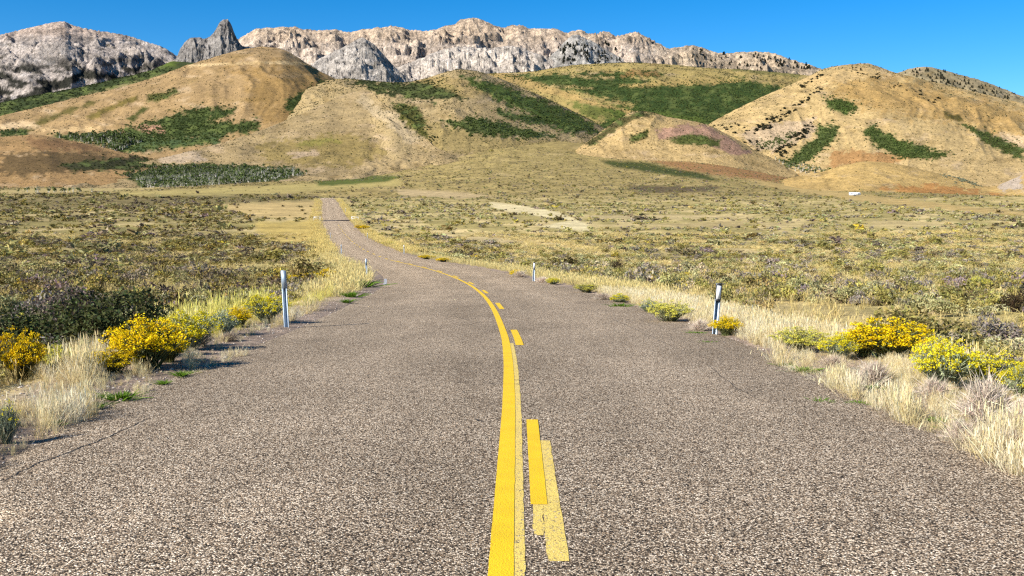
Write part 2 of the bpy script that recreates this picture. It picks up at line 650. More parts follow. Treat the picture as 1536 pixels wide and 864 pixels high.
# ------------------------------------------------------------------ ground
a_cols = np.linspace(-1.15, 1.15, 560)
a_cols = np.sign(a_cols) * np.abs(a_cols) ** 1.25
YA = 9.0
yrows = np.concatenate([np.geomspace(1.0, 13000, 560)]) - YA + 1
AA, YY = np.meshgrid(a_cols, yrows)
GX = AA * (YY + YA) * 1.15
GZ = gh(GX, YY)
gx, gy, gz = GX.ravel(), YY.ravel(), GZ.ravel()
gpx, gpy = proj(gx, gy, gz)
gpx = np.where(gy < 2, -1e4, gpx)
o_ = lateral(gx, gy)
straw = C(234, 206, 142); olive = C(192, 172, 106); dirt = C(150, 122, 92); gravel = C(184, 160, 138)
gc = np.tile(olive, (len(gx), 1))
nz = fbm(gx / 11, gy / 26, 4, 21)
gc += (straw - gc) * smooth(-0.15, 0.35, nz)[:, None]
left = smooth(0, 1, (-o_ - 6) / 30)[:, None] * (1 - smooth(300, 520, gy))[:, None]
gc = gc * (1 - 0.3 * left * smooth(0.5, -0.2, fbm(gx / 40, gy / 60, 3, 8))[:, None])
far = smooth(380, 700, gy)[:, None]
gc = gc * (1 - far) + (C(186, 162, 100) * (1 + 0.4 * nz[:, None])) * far
st_ = smooth(300, 700, gy)[:, None]
gc = gc * (1 + 0.30 * st_ * fbm(gpx / 42, gpy / 3.2, 4, 27, 0.6)[:, None])
gc += (C(214, 186, 130) - gc) * st_ * 0.55 * smooth(0.12, 0.45, fbm(gpx / 60 + 5, gpy / 4.5, 4, 28, 0.6))[:, None]
gc += (C(128, 112, 70) - gc) * st_ * 0.55 * smooth(0.12, 0.45, fbm(gpx / 50 + 9, gpy / 5, 4, 29, 0.6))[:, None]
# verge of dry grass
vg = smooth(12, 4.5, np.abs(o_)) * smooth(0, 20, gy + 40)
gc += (C(222, 196, 132) - gc) * (vg * 0.8)[:, None]
vf = smooth(8.5, 4.5, np.abs(o_)) * smooth(60, 160, gy) * smooth(700, 560, gy)
gc += (C(240, 214, 120) - gc) * (0.85 * vf)[:, None]
gv = 1 - smooth(3.7, 4.6, np.abs(o_) + 0.5 * fbm(gx / 1.2, gy / 1.2, 3, 4) - 0.5 * (o_ < 0) * smooth(4, 8, gy) * smooth(30, 18, gy))
gc += (gravel - gc) * gv[:, None]
GP = [  # bare or differently grown ground, read off the photo
    ([(733, 303), (790, 309), (838, 318), (884, 338), (882, 348), (812, 340), (835, 334), (862, 331), (770, 319), (738, 312)], C(246, 224, 168), 1.2, 2),
    ([(620, 347), (720, 354), (800, 358), (905, 374), (800, 370), (690, 360)], C(232, 204, 144), 1.5, 3),
    ([(330, 306), (480, 300), (478, 330), (400, 327), (345, 318)], C(222, 190, 125), 3, 6),
    ([(380, 335), (480, 330), (486, 352), (440, 372), (390, 360)], C(215, 185, 105), 4, 8),
    ([(180, 288), (350, 281), (600, 268), (600, 278), (420, 290), (300, 296), (180, 296)], C(200, 178, 108), 3, 4),
    ([(470, 268), (560, 263), (606, 264), (580, 273), (480, 279)], C(105, 112, 48), 2, 3),
    ([(0, 285), (240, 276), (240, 284), (0, 292)], C(205, 180, 118), 2, 3),
    ([(0, 296), (480, 292), (480, 300), (200, 312), (0, 312)], C(150, 132, 84), 4, 5),
    ([(900, 241), (960, 243), (1060, 262), (1080, 272), (1000, 262), (920, 250)], C(82, 88, 38), 2, 3),
    ([(960, 236), (1090, 246), (1250, 276), (1240, 284), (1120, 268), (1020, 254)], C(184, 136, 86), 3, 6),
    ([(880, 225), (1000, 232), (1150, 245), (1140, 250), (1000, 241), (900, 234)], C(216, 180, 118), 2, 3),
    ([(1120, 268), (1290, 292), (1536, 318), (1536, 326), (1300, 304), (1150, 280)], C(210, 178, 112), 2, 4),
    ([(880, 323), (1060, 322), (1160, 327), (1060, 329), (900, 329)], C(218, 192, 135), 1.5, 2.5),
    ([(970, 336), (1120, 332), (1110, 340), (980, 342)], C(212, 186, 126), 2, 4),
    ([(940, 278), (1080, 280), (1060, 288), (960, 290)], C(118, 100, 70), 3, 5),
    ([(590, 283), (690, 288), (745, 296), (690, 298), (600, 293)], C(205, 178, 128), 2, 3),
    ([(1300, 330), (1420, 334), (1400, 342), (1310, 340)], C(214, 188, 128), 2, 4),
]
for i, (p, c, sf, wp) in enumerate(GP):
    paint(gc, gpx, gpy, p, c, sf, wp * 0.55, i, 16)
nr, ncq = AA.shape
idx = np.arange(nr * ncq).reshape(nr, ncq)
quads = np.stack([idx[:-1, :-1], idx[:-1, 1:], idx[1:, 1:], idx[1:, :-1]], -1).reshape(-1, 4)
g_me = mesh('ground', (np.stack([gx, gy, gz], 1), quads, np.zeros((0, 3), int), np.clip(gc, 0.005, 0.8)), MAT_GROUND, True)
obj('ground', g_me, kind='structure', label='sagebrush plain of dry soil and straw')

# ------------------------------------------------------------------ hills and mountains
BR = []     # (points, kind, size) of brush that grows on the slopes


def hill(name, sil, Dr, Df, Db, base, mat, patches=(), gully=(0, 100), rough=(0, 60), nA=420, nF=170, nB=24, seed=0,
         shape=1.15, lin=False, pw=0, dots=0, label=None, extra=None, craggy=0.0, terr=0.0, rowfix=True, lights=None):
    sil = np.array(sil, float)
    a_s, e_s = ray(sil[:, 0], sil[:, 1])
    a = np.linspace(a_s[0], a_s[-1], nA)
    e_t = pchip(a_s, e_s, a)
    if craggy:
        e_t = e_t + 0.0018 * craggy * (ridged(a * 75, a * 0 + seed, 3, seed) - 0.6) + 0.0007 * fbm(a * 330, a * 0 + seed, 2, seed + 4)
    pxs = 768 + a * FPX * 1.0

    def fn(D):
        return (np.full(nA, D, float) if np.ndim(D) == 0 else pchip([d[0] for d in D], [d[1] for d in D], pxs)) * KD
    dr, df, db = fn(Dr), fn(Df), fn(Db)
    t = np.concatenate([np.linspace(0, 1, nF), 1 + np.linspace(0, 1, nB + 1)[1:]])
    A, T = np.meshgrid(a, t)
    Y = np.where(T <= 1, df + (dr - df) * T, dr + (db - dr) * (T - 1))
    X = A * Y
    zf = gh(a * df, df) - 4.0
    zr = H + e_t * dr
    S = np.where(T <= 1, np.sin(math.pi / 2 * np.clip(T, 0, 1) ** shape), np.cos(math.pi / 2 * np.clip(T - 1, 0, 1)) ** 0.9)
    if lin:
        S = np.where(T <= 1, T * (1.12 - 0.12 * T), S)
    if pw:
        S = np.where(T <= 1, np.clip(T, 0, 1) ** pw, S)
    s = A * dr
    L = dr - df
    env = np.clip(np.sin(math.pi * np.clip(T * 0.5 + 0.02, 0, 1)) ** 1.3, 0, 1)
    env = env * np.clip(T * 6, 0, 1)
    if craggy: env = env * (1 - 0.72 * smooth(0.7, 1.0, T))
    if gully[0]:
        lam = gully[1]
        w = fbm(s / lam / 2.5, T * L / lam / 3, 3, seed + 5)
        g = ridged(s / lam + 1.3 * w, T * L / lam * 0.3, 2, seed + 1, 0.4)
        mid = np.clip(np.sin(math.pi * np.clip(T, 0, 1) ** 0.9), 0, 1) * 0.85 + 0.15 * env
        disp = (0.6 if not craggy else 1.0) * gully[0] * (g - 0.6) * mid
        g2 = ridged(s / lam * 2.9 + 2.6 * w, T * L / lam * 1.1 + 1.5 * w, 4, seed + 2, 0.55)
        disp = disp + (0.24 if not craggy else 0.2) * gully[0] * (g2 - 0.6) * mid
    else:
        disp = 0
    if rough[0]:
        r = ridged((X + 0.55 * Y) / rough[1] + 0.6 * fbm(X / 500, Y / 500, 2, seed), (Y - 0.35 * X) / rough[1], 7, seed + 3, 0.6) - 0.55 if craggy else fbm(X / rough[1], Y / rough[1], 6, seed + 3)
        disp = disp + rough[0] * r * env
    rise = zr - zf
    kern = np.exp(-0.5 * (np.arange(-12, 13) / (2.0 if craggy else 4.0)) ** 2); kern /= kern.sum()
    corr = np.zeros(nA)
    wc = np.clip(S, 0, 1) ** (3 if craggy else 2)
    for it in range(6):
        Z = zf + rise * S + disp + corr * wc
        if terr:
            q = terr
            Z = Z + 0.75 * q * np.sin(2 * math.pi * (Z / q + 0.8 * fbm(X / 300, Y / 300, 3, seed))) / (2 * math.pi) * 2 * env
        em = ((Z - H) / Y).max(0)
        if not rowfix: break
        corr = corr + np.convolve(np.pad((e_t - em) * dr, 12, mode='edge'), kern, 'valid')
    # keep silhouettes clear of single spikes
    P = np.stack([X.ravel(), Y.ravel(), Z.ravel()], 1)
    px, py = proj(P[:, 0], P[:, 1], P[:, 2])
    c = np.tile(base, (len(P), 1))
    c = c * (1 + 0.2 * fbm(px / 40, py / 22, 5, seed + 9, 0.6)[:, None])
    if not craggy:
        mo = smooth(0.05, 0.5, fbm(px / 34 + 3, py / 13, 5, seed + 12, 0.62))
        c += (C(148, 122, 74) - c) * (0.62 * mo)[:, None]
        mo = smooth(0.1, 0.5, fbm(px / 50 + 9, py / 15, 5, seed + 13, 0.62))
        c += (C(220, 190, 150) - c) * (0.6 * mo)[:, None]
    for i, pt in enumerate(patches):
        poly, colr = pt[0], pt[1]
        kw = pt[2] if len(pt) > 2 else {}
        kw = dict(kw); br = kw.pop('brush', None)
        if br:
            nn_ = smooth(-0.1, 0.35, fbm(px / 20, py / 8, 4, seed + i, 0.65))[:, None]
            colr = np.asarray(colr) * (1 - nn_) + C(104, 114, 58) * nn_
        m = paint(c, px, py, poly, colr, kw.get('soft', 2.5), kw.get('warp', 6) * 1.5, seed * 20 + i, kw.get('wave', 14), kw.get('amount', 1.0))
        if br:
            front = (T.ravel() <= 1.0)
            mm = np.maximum(m * (0.35 + 0.65 * (1 - nn_[:, 0])), 0.16 * smooth(-13, 2, poly_sd(px, py, poly)))
            cand = np.where((mm > rng.uniform(0.02, 0.95, len(m))) & front)[0]
            if len(cand):
                n_, kind_, sz = br
                ch = rng.choice(cand, n_)
                q = P[ch].copy()
                da = (a[1] - a[0]) * q[:, 1]
                q[:, 0] += rng.uniform(-0.5, 0.5, n_) * da
                BR.append((q, kind_, sz * rng.uniform(0.6, 1.4, n_)))
    if dots:
        dots = int(dots * 1.4)
        f_ = (T.ravel() <= 1.0) & (fbm(px / 30, py / 14, 4, seed + 15, 0.6) + rng.uniform(-0.5, 0.5, len(px)) > 0.05)
        ch = rng.choice(np.where(f_)[0], dots)
        q = P[ch].copy()
        q[:, 0] += rng.uniform(-0.5, 0.5, dots) * (a[1] - a[0]) * q[:, 1]
        BR.append((q, 'dark', q[:, 1] / 1500 * rng.uniform(0.6, 1.9, dots)))
    if extra is not None:
        extra(c, P, px, py, X, Y, Z, T)
    n0, n1 = T.shape
    ix = np.arange(n0 * n1).reshape(n0, n1)
    q = np.stack([ix[:-1, :-1], ix[:-1, 1:], ix[1:, 1:], ix[1:, :-1]], -1).reshape(-1, 4)
    me = mesh(name, (P, q, np.zeros((0, 3), int), np.clip(c, 0.004, 0.8)), mat, True)
    obj(name, me, kind='structure', label=label)
    return dict(P=P.reshape(n0, n1, 3), px=px.reshape(n0, n1), py=py.reshape(n0, n1), T=T)


TAN = C(204, 172, 126); TAN2 = C(222, 190, 128); GOLD = C(190, 156, 90); GREEN = C(74, 92, 40); DKG = C(52, 62, 34)
BRN = C(150, 118, 70); PINK = C(184, 144, 118); ROCK = C(212, 196, 182); ROCKP = C(226, 204, 182); OLV = C(140, 122, 66)
MIDG = C(98, 112, 46)


def slope_rock(base_lo, dark_amt):
    """dark grey-brown and whitish patches laid over the rock by noise"""
    def f(c, P, px, py, X, Y, Z, T):
        gx_ = np.gradient(Z, axis=1) / (np.gradient(X, axis=1) + 1e-6)
        gy_ = np.gradient(Z, axis=0) / (np.gradient(Y, axis=0) + 1e-6)
        st = np.sqrt(gx_ ** 2 + gy_ ** 2).ravel()
        nn = fbm(px / 26, py / 9, 5, 71, 0.65)
        n3 = fbm(px / 9, py / 5, 4, 73, 0.65)
        tr = smooth(0.05, 0.38, nn + 0.3 * n3 + dark_amt - 0.0 * st)
        c *= (1 - tr[:, None]) + tr[:, None] * 0.0
        c += tr[:, None] * C(104, 96, 78)
        wh = smooth(0.15, 0.5, fbm(px / 30 + 7, py / 12, 5, 75, 0.6))
        c += (C(214, 206, 200) - c) * (wh * 0.6)[:, None]
    return f


def left_mtn(c, P, px, py, X, Y, Z, T):
    slope_rock(0, -0.12)(c, P, px, py, X, Y, Z, T)
    k = smooth(70, 108, py + 14 * fbm(px / 22, py / 14, 4, 31)) * smooth(0.0, 0.22, fbm(px / 30, py / 12, 5, 33) + 0.12)
    c += (C(62, 60, 50) - c) * k[:, None]
    p2 = smooth(66, 45, py) * 0.6
    c += (C(222, 190, 164) - c) * p2[:, None]


hill('mountain', [(-420, 70), (-200, 40), (-60, 58), (0, 52), (30, 45), (60, 38), (92, 32), (120, 41), (160, 48), (190, 53), (220, 63),
                  (245, 71), (264, 83), (300, 98), (360, 122)], 5200, 3500, 6800, ROCK, MAT_ROCK, gully=(230, 1000), lin=True, rough=(260, 560),
     nA=520, nF=230, seed=11, extra=left_mtn, craggy=0.5, label='bare grey mountain at the far left')


def central(c, P, px, py, X, Y, Z, T):
    slope_rock(0, -0.2)(c, P, px, py, X, Y, Z, T)
    k = smooth(74, 50, py + 8 * fbm(px / 30, py / 10, 3, 41)) * 0.7
    c += (C(226, 196, 162) - c) * k[:, None]
    # tree-dotted ground low on the right
    k2 = smooth(940, 1040, px) * 0.55
    c += (C(206, 180, 140) - c) * k2[:, None]


CENT = hill('mountain', [(200, 100), (262, 90), (300, 75), (340, 66), (362, 56), (374, 48), (390, 42), (412, 41), (440, 40), (455, 44), (480, 45), (500, 44),
                         (520, 48), (545, 44), (570, 41), (592, 39), (610, 43), (640, 46), (665, 40), (682, 36), (691, 29.5), (700, 27), (712, 27), (725, 31),
                         (740, 37), (752, 41), (765, 38), (780, 37), (795, 43), (815, 43), (835, 43), (850, 50), (860, 46), (870, 45), (882, 50),
                         (897, 50), (905, 47), (912, 48), (925, 54), (940, 50), (955, 48), (968, 55), (980, 60), (990, 66), (1005, 72), (1020, 70),
                         (1040, 68), (1060, 74), (1085, 80), (1110, 78), (1140, 77), (1160, 80), (1190, 90), (1215, 97), (1228, 102), (1270, 118), (1400, 150)],
            [(200, 5000), (500, 4600), (1000, 4400), (1400, 3900)], 3200, 6400, ROCKP, MAT_ROCK, gully=(230, 900), lin=True, rough=(240, 430), nA=900, nF=230,
            seed=23, extra=central, craggy=1.0, terr=70, label='pale rocky range along the skyline')

hill('rocky_step', [(540, 122), (590, 104), (630, 88), (660, 76), (690, 70), (730, 72), (770, 69), (800, 78), (830, 90), (870, 104), (900, 112)], 3900, 3100, 4600,
     C(230, 214, 196), MAT_ROCK, gully=(80, 420), lin=True, rough=(260, 300), nA=420, nF=130, seed=27, extra=slope_rock(0, -0.2), craggy=1.0, terr=55,
     label='whitish rocky step below the middle of the range')
SPUR2 = hill('rocky_spur', [(780, 110), (812, 96), (832, 78), (848, 62), (862, 52), (880, 58), (905, 72), (930, 86), (955, 97), (1000, 106)], 4000, 3200, 4700,
             C(204, 196, 184), MAT_ROCK, gully=(60, 300), lin=True, rough=(150, 240), nA=260, nF=120, seed=31, extra=slope_rock(0, -0.1), craggy=0.8,
             label='grey pine dotted spur below the range')

# the dark craggy spur below the range
hill('rocky_spur', [(420, 122), (455, 105), (480, 88), (505, 76), (525, 66), (542, 57), (556, 62), (570, 76), (584, 92), (600, 108), (625, 124)],
     3500, 2900, 4200, C(208, 196, 182), MAT_ROCK, gully=(120, 300), lin=True, rough=(190, 210), nA=240, nF=120, seed=29,
     extra=slope_rock(0, -0.2), craggy=1.0, label='dark craggy spur below the rocky range')


def pin(c, P, px, py, X, Y, Z, T):
    slope_rock(0, -0.3)(c, P, px, py, X, Y, Z, T)


PIN = hill('rock_pinnacle', [(225, 108), (250, 98), (264, 88), (270, 74), (277, 64), (285, 57.5), (297, 56), (306, 58), (314, 55), (320, 50), (325, 42), (330, 33),
                             (336, 29), (342, 30), (347, 37), (351, 48), (357, 60), (364, 69), (378, 71), (398, 73), (430, 88), (450, 100)],
           3150, 2950, 3320, C(176, 167, 158), MAT_ROCK, gully=(45, 60), rough=(75, 80), nA=320, nF=120, nB=40, seed=37, extra=pin, craggy=0.7,
           shape=1.0, label='tall grey rock pinnacle standing on the ridge')

RB = hill('ridge', [(1290, 130), (1330, 116), (1350, 108), (1370, 102), (1388, 100), (1410, 104), (1440, 112), (1470, 120), (1500, 131), (1536, 145), (1620, 170), (1750, 200)],
          3000, 2200, 3800, C(176, 158, 120), MAT_HILL, gully=(40, 160), rough=(20, 120), nA=220, nF=100, dots=900, seed=41,
          label='wooded grey ridge behind the hill on the right')

hill('green_slope', [(-420, 260), (-100, 182), (0, 154), (60, 142), (120, 131), (180, 117), (225, 106), (262, 92), (290, 94), (330, 96), (380, 100), (420, 110)], 3000, 2350, 3500,
     C(78, 86, 46), MAT_HILL, [([(20, 158), (110, 142), (240, 112), (240, 117), (120, 150), (30, 166)], C(150, 138, 92), dict(warp=5)),
                               ([(215, 108), (262, 90), (275, 92), (240, 108)], MIDG, dict(warp=3)),
                               ([(-50, 160), (240, 95), (260, 108), (-50, 190)], C(60, 70, 36), dict(brush=(1500, 'dark', 5.5), warp=4))],
     gully=(16, 120), rough=(8, 80), nA=260, nF=90, seed=43, label='dark green brushy slope below the left mountain')

# bowl of green brush in the middle distance
BOWL = hill('bowl_slope', [(540, 150), (620, 128), (700, 113), (745, 110), (800, 107), (830, 102), (870, 97), (950, 94), (1010, 97), (1060, 102), (1110, 104), (1160, 108), (1210, 113), (1270, 125), (1400, 160)],
            2800, 1650, 3500, C(188, 164, 100), MAT_HILL, [
    ([(735, 112), (800, 113), (880, 110), (985, 107), (1000, 116), (940, 116), (980, 124), (940, 128), (1060, 124), (1110, 118), (1165, 128), (1190, 138), (1150, 160), (1080, 188),
      (1000, 200), (880, 210), (860, 188), (930, 178), (900, 160), (960, 158), (880, 140), (800, 128)], C(66, 84, 38), dict(warp=5, brush=(3800, 'green', 4.2))),
    ([(850, 150), (930, 160), (1060, 178), (1060, 195), (960, 190), (880, 175)], MIDG, dict(warp=6, amount=.8)),
    ([(640, 118), (690, 116), (740, 135), (800, 155), (870, 175), (900, 192), (860, 196), (780, 170), (700, 140)], C(80, 98, 42), dict(warp=5, brush=(900, 'green', 4.0))),
    ([(700, 105), (760, 108), (900, 155), (1010, 180), (990, 182), (860, 150), (740, 118)], C(196, 164, 102), dict(warp=3, soft=2)),
    ([(860, 112), (920, 117), (900, 119), (855, 115)], C(196, 168, 110), dict(warp=3)),
    ([(830, 127), (890, 132), (880, 134), (820, 130)], C(196, 168, 110), dict(warp=3)),
    ([(930, 128), (1040, 117), (1130, 119), (1060, 127), (960, 131)], C(190, 162, 98), dict(warp=3)),
    ([(950, 105), (985, 107), (990, 116), (930, 114)], C(176, 130, 80), dict(warp=4, amount=0.6)),
    ([(1105, 98), (1200, 108), (1200, 116), (1100, 106)], C(96, 104, 52), dict(warp=3, amount=0.6)),
], gully=(24, 260), rough=(16, 200), nA=480, nF=200, dots=9000, seed=47, label='green brushy bowl below the range')

MIDS = hill('hill', [(380, 160), (430, 140), (470, 124), (520, 118), (560, 122), (600, 124), (640, 117), (665, 109), (690, 104), (715, 107), (745, 116), (780, 130), (820, 148), (870, 172), (910, 194), (945, 214), (980, 232), (1020, 245)],
            2050, [(380, 1200), (545, 1000), (600, 850), (700, 900), (1020, 1150)], 2700, C(190, 164, 116), MAT_HILL, [
    ([(520, 120), (600, 124), (640, 118), (680, 128), (700, 148), (640, 152), (570, 140)], C(76, 80, 42), dict(warp=7, brush=(900, 'dark', 3.6))),
    ([(588, 155), (625, 158), (640, 185), (664, 212), (640, 212), (600, 178)], C(98, 94, 42), dict(warp=5, brush=(260, 'dark', 2.6))),
    ([(665, 182), (720, 178), (760, 192), (800, 205), (740, 208), (690, 196)], C(78, 86, 44), dict(warp=5, brush=(500, 'green', 3.2))),
    ([(700, 176), (780, 190), (840, 205), (790, 208), (730, 192)], C(72, 88, 50), dict(warp=4, brush=(300, 'green', 3.2))),
    ([(745, 165), (830, 178), (850, 188), (790, 184), (750, 174)], C(70, 88, 48), dict(warp=4, brush=(300, 'green', 3.2))),
    ([(690, 114), (740, 124), (800, 145), (880, 178), (900, 200), (850, 200), (790, 170), (720, 138)], C(84, 102, 42), dict(warp=6, brush=(1100, 'green', 3.4))),
    ([(610, 120), (650, 113), (690, 117), (740, 145), (700, 146), (650, 128)], C(184, 156, 98), dict(warp=3, amount=.7)),
    ([(640, 180), (720, 205), (860, 212), (980, 240), (820, 240), (640, 225)], C(178, 154, 98), dict(warp=8)),
    ([(545, 150), (590, 170), (640, 215), (615, 215), (570, 180)], C(196, 172, 132), dict(warp=5)),
], gully=(18, 130), rough=(12, 150), nA=480, nF=170, dots=15000, seed=53, label='mid distance hill with green strips running down its flank')

LEFTH = hill('hill', [(-420, 280), (-200, 230), (0, 174), (60, 160), (120, 145), (180, 131), (240, 113), (280, 98), (310, 89), (340, 80), (370, 73), (395, 70), (420, 73), (440, 82), (462, 96), (490, 112), (530, 128), (580, 150), (640, 180)],
             2250, 1250, 2900, C(180, 148, 102), MAT_HILL, [
    ([(280, 97), (340, 94), (420, 91), (462, 94), (462, 98), (400, 96), (330, 98), (285, 101)], C(222, 190, 138), dict(warp=1.2, soft=1.0)),
    ([(340, 100), (470, 98), (520, 125), (500, 180), (400, 190), (370, 150), (380, 120)], C(166, 130, 72), dict(warp=14, soft=14, amount=0.65)),
    ([(428, 152), (455, 134), (480, 124), (505, 124), (512, 140), (470, 158), (430, 168)], C(60, 76, 36), dict(warp=5, brush=(700, 'green', 3.4))),
    ([(222, 143), (262, 134), (268, 138), (240, 153), (222, 152)], C(92, 90, 40), dict(warp=3, brush=(150, 'dark', 2.8))),
    ([(200, 190), (240, 178), (300, 160), (352, 162), (350, 172), (315, 182), (385, 182), (390, 195), (330, 205), (220, 212), (150, 206)], C(64, 76, 36), dict(warp=6, brush=(1500, 'green', 3.6))),
    ([(30, 192), (70, 175), (140, 150), (150, 152), (80, 180), (40, 200)], C(112, 100, 52), dict(warp=3)),
    ([(130, 175), (160, 160), (205, 142), (208, 150), (170, 165), (135, 180)], C(130, 112, 56), dict(warp=3)),
    ([(190, 178), (215, 160), (222, 162), (200, 182)], C(88, 88, 40), dict(warp=2.5)),
    ([(0, 184), (50, 182), (60, 190), (0, 194)], C(224, 192, 146), dict(warp=3)),
    ([(45, 193), (150, 190), (150, 199), (80, 198)], C(222, 186, 132), dict(warp=4)),
    ([(0, 196), (40, 193), (42, 203), (0, 206)], C(62, 74, 36), dict(warp=3, brush=(120, 'green', 3.4))),
    ([(205, 188), (240, 187), (245, 197), (212, 197)], C(196, 148, 118), dict(warp=4)),
    ([(80, 202), (170, 200), (260, 206), (330, 202), (330, 216), (240, 224), (180, 232), (160, 216), (90, 210)], C(80, 96, 58), dict(warp=4, brush=(900, 'green', 3.6))),
], gully=(20, 170), rough=(12, 160), nA=520, nF=190, dots=5000, seed=59, label='rounded tan hill at the left with green hollows')

hill('low_hill', [(-420, 230), (-150, 208), (0, 206), (50, 202), (100, 210), (150, 220), (200, 232), (250, 242), (300, 252)], 1250, 850, 1600,
     C(184, 146, 96), MAT_HILL, [([(0, 232), (110, 226), (200, 236), (260, 244), (60, 262), (0, 262)], C(124, 100, 64), dict(warp=8)),
                                ([(30, 206), (120, 212), (150, 226), (60, 226)], C(160, 122, 80), dict(warp=6)),
                                ([(90, 246), (180, 236), (260, 240), (240, 252), (110, 258)], C(72, 70, 40), dict(warp=4, brush=(400, 'dark', 2.4)))],
     gully=(8, 120), rough=(4, 70), nA=200, nF=90, dots=1200, seed=61, label='low brown mound at the left edge')

SPUR = hill('spur', [(-420, 318), (-200, 300), (0, 278), (100, 264), (200, 246), (300, 223), (340, 212), (400, 192), (450, 171), (500, 149), (530, 138), (545, 134), (560, 141), (580, 160), (600, 180), (630, 203), (665, 226), (710, 246), (760, 262)],
            [(-420, 900), (200, 1050), (400, 1280), (545, 1500), (600, 1200), (665, 950), (760, 840)], [(-420, 650), (200, 660), (545, 700), (665, 720), (760, 740)], [(-420, 1700), (545, 2500), (600, 2300), (665, 2000), (760, 1500)], C(184, 158, 112), MAT_HILL, [
    ([(545, 140), (575, 165), (625, 212), (600, 214), (560, 176), (535, 150)], C(202, 178, 138), dict(warp=4, amount=.8)),
    ([(380, 215), (520, 200), (590, 230), (520, 250), (400, 245)], C(158, 136, 78), dict(warp=10, amount=.8)),
    ([(230, 232), (300, 228), (310, 240), (250, 246)], C(206, 180, 146), dict(warp=5)),
    ([(440, 215), (500, 205), (510, 212), (460, 222)], C(150, 138, 72), dict(warp=5)),
    ([(135, 262), (200, 250), (300, 246), (380, 250), (450, 254), (460, 262), (400, 274), (300, 283), (210, 282), (200, 270), (140, 266)], C(66, 74, 36), dict(warp=4, brush=(260, 'dark', 2.2))),
    ([(430, 228), (480, 226), (480, 234), (440, 236)], C(200, 172, 136), dict(warp=4)),
], gully=(11, 90), pw=1.5, rough=(9, 90), nA=480, nF=190, dots=6500, seed=67, label='tan spur running down towards the road')

RIGHTH = hill('hill', [(1000, 232), (1035, 206), (1062, 187), (1100, 166), (1150, 142), (1190, 125), (1215, 113), (1240, 102), (1270, 97), (1300, 95), (1318, 100), (1340, 108), (1380, 118), (1430, 130), (1480, 142), (1536, 155), (1650, 185), (1900, 240)],
              [(1000, 1350), (1300, 1650), (1900, 1500)], [(1000, 1050), (1300, 900), (1900, 750)], 2300, C(214, 182, 124), MAT_HILL, [
    ([(1240, 120), (1330, 110), (1420, 135), (1536, 165), (1536, 215), (1420, 180), (1330, 170), (1260, 150)], C(196, 154, 86), dict(warp=14, soft=12, amount=.65)),
    ([(1190, 118), (1290, 100), (1320, 108), (1280, 120), (1220, 130)], C(226, 190, 130), dict(warp=5, amount=.8)),
    ([(1238, 150), (1270, 149), (1287, 162), (1270, 172), (1242, 163)], C(74, 96, 36), dict(warp=4, brush=(300, 'green', 2.7))),
    ([(1290, 196), (1310, 189), (1345, 208), (1390, 222), (1425, 232), (1400, 238), (1350, 238), (1310, 215)], C(72, 88, 36), dict(warp=4, brush=(700, 'green', 2.7))),
    ([(1445, 188), (1480, 198), (1536, 222), (1536, 242), (1480, 215)], C(82, 86, 38), dict(warp=4, brush=(300, 'green', 2.6))),
    ([(1226, 190), (1258, 188), (1252, 210), (1215, 240), (1175, 250), (1195, 228), (1225, 208)], C(92, 104, 56), dict(warp=4, brush=(700, 'green', 2.7))),
    ([(1140, 216), (1170, 206), (1195, 198), (1190, 208), (1150, 226)], C(104, 112, 66), dict(warp=3, brush=(240, 'green', 2.5))),
    ([(1110, 200), (1160, 185), (1222, 178), (1222, 200), (1160, 228), (1130, 222)], C(208, 180, 146), dict(warp=5, amount=.8)),
    ([(1415, 168), (1440, 172), (1445, 182), (1420, 178)], C(110, 96, 44), dict(warp=3)),
    ([(1250, 225), (1330, 230), (1360, 240), (1300, 252), (1240, 250)], C(192, 146, 92), dict(warp=6)),
    ([(1200, 262), (1290, 262), (1420, 285), (1536, 300), (1536, 320), (1360, 300), (1240, 285)], C(204, 158, 92), dict(warp=6)),
    ([(1500, 200), (1536, 205), (1536, 220), (1505, 212)], C(228, 196, 150), dict(warp=4)),
], gully=(20, 140), rough=(10, 120), nA=520, nF=210, dots=5500, seed=71, label='tan hill at the right dotted with dark shrubs')

hill('foothill', [(1130, 285), (1180, 268), (1230, 258), (1270, 247), (1300, 242), (1340, 245), (1390, 256), (1440, 268), (1485, 280), (1520, 268), (1560, 252), (1700, 235), (1900, 240)],
     [(1130, 860), (1900, 860)], 660, 1200, C(222, 184, 114), MAT_HILL, [
    ([(1410, 252), (1440, 252), (1470, 266), (1468, 276), (1430, 266)], C(110, 112, 82), dict(warp=3, brush=(160, 'pale', 2.2))),
    ([(1320, 283), (1400, 276), (1536, 300), (1536, 316), (1400, 300)], C(206, 150, 86), dict(warp=6)),
    ([(1485, 268), (1530, 256), (1536, 285), (1500, 284)], C(214, 192, 166), dict(warp=5)),
    ([(1440, 250), (1500, 255), (1490, 280), (1462, 272)], C(198, 150, 96), dict(warp=5)),
], gully=(5, 90), rough=(3, 60), nA=300, nF=110, dots=250, seed=73, label='low bright tan foothill behind the parked trailer')

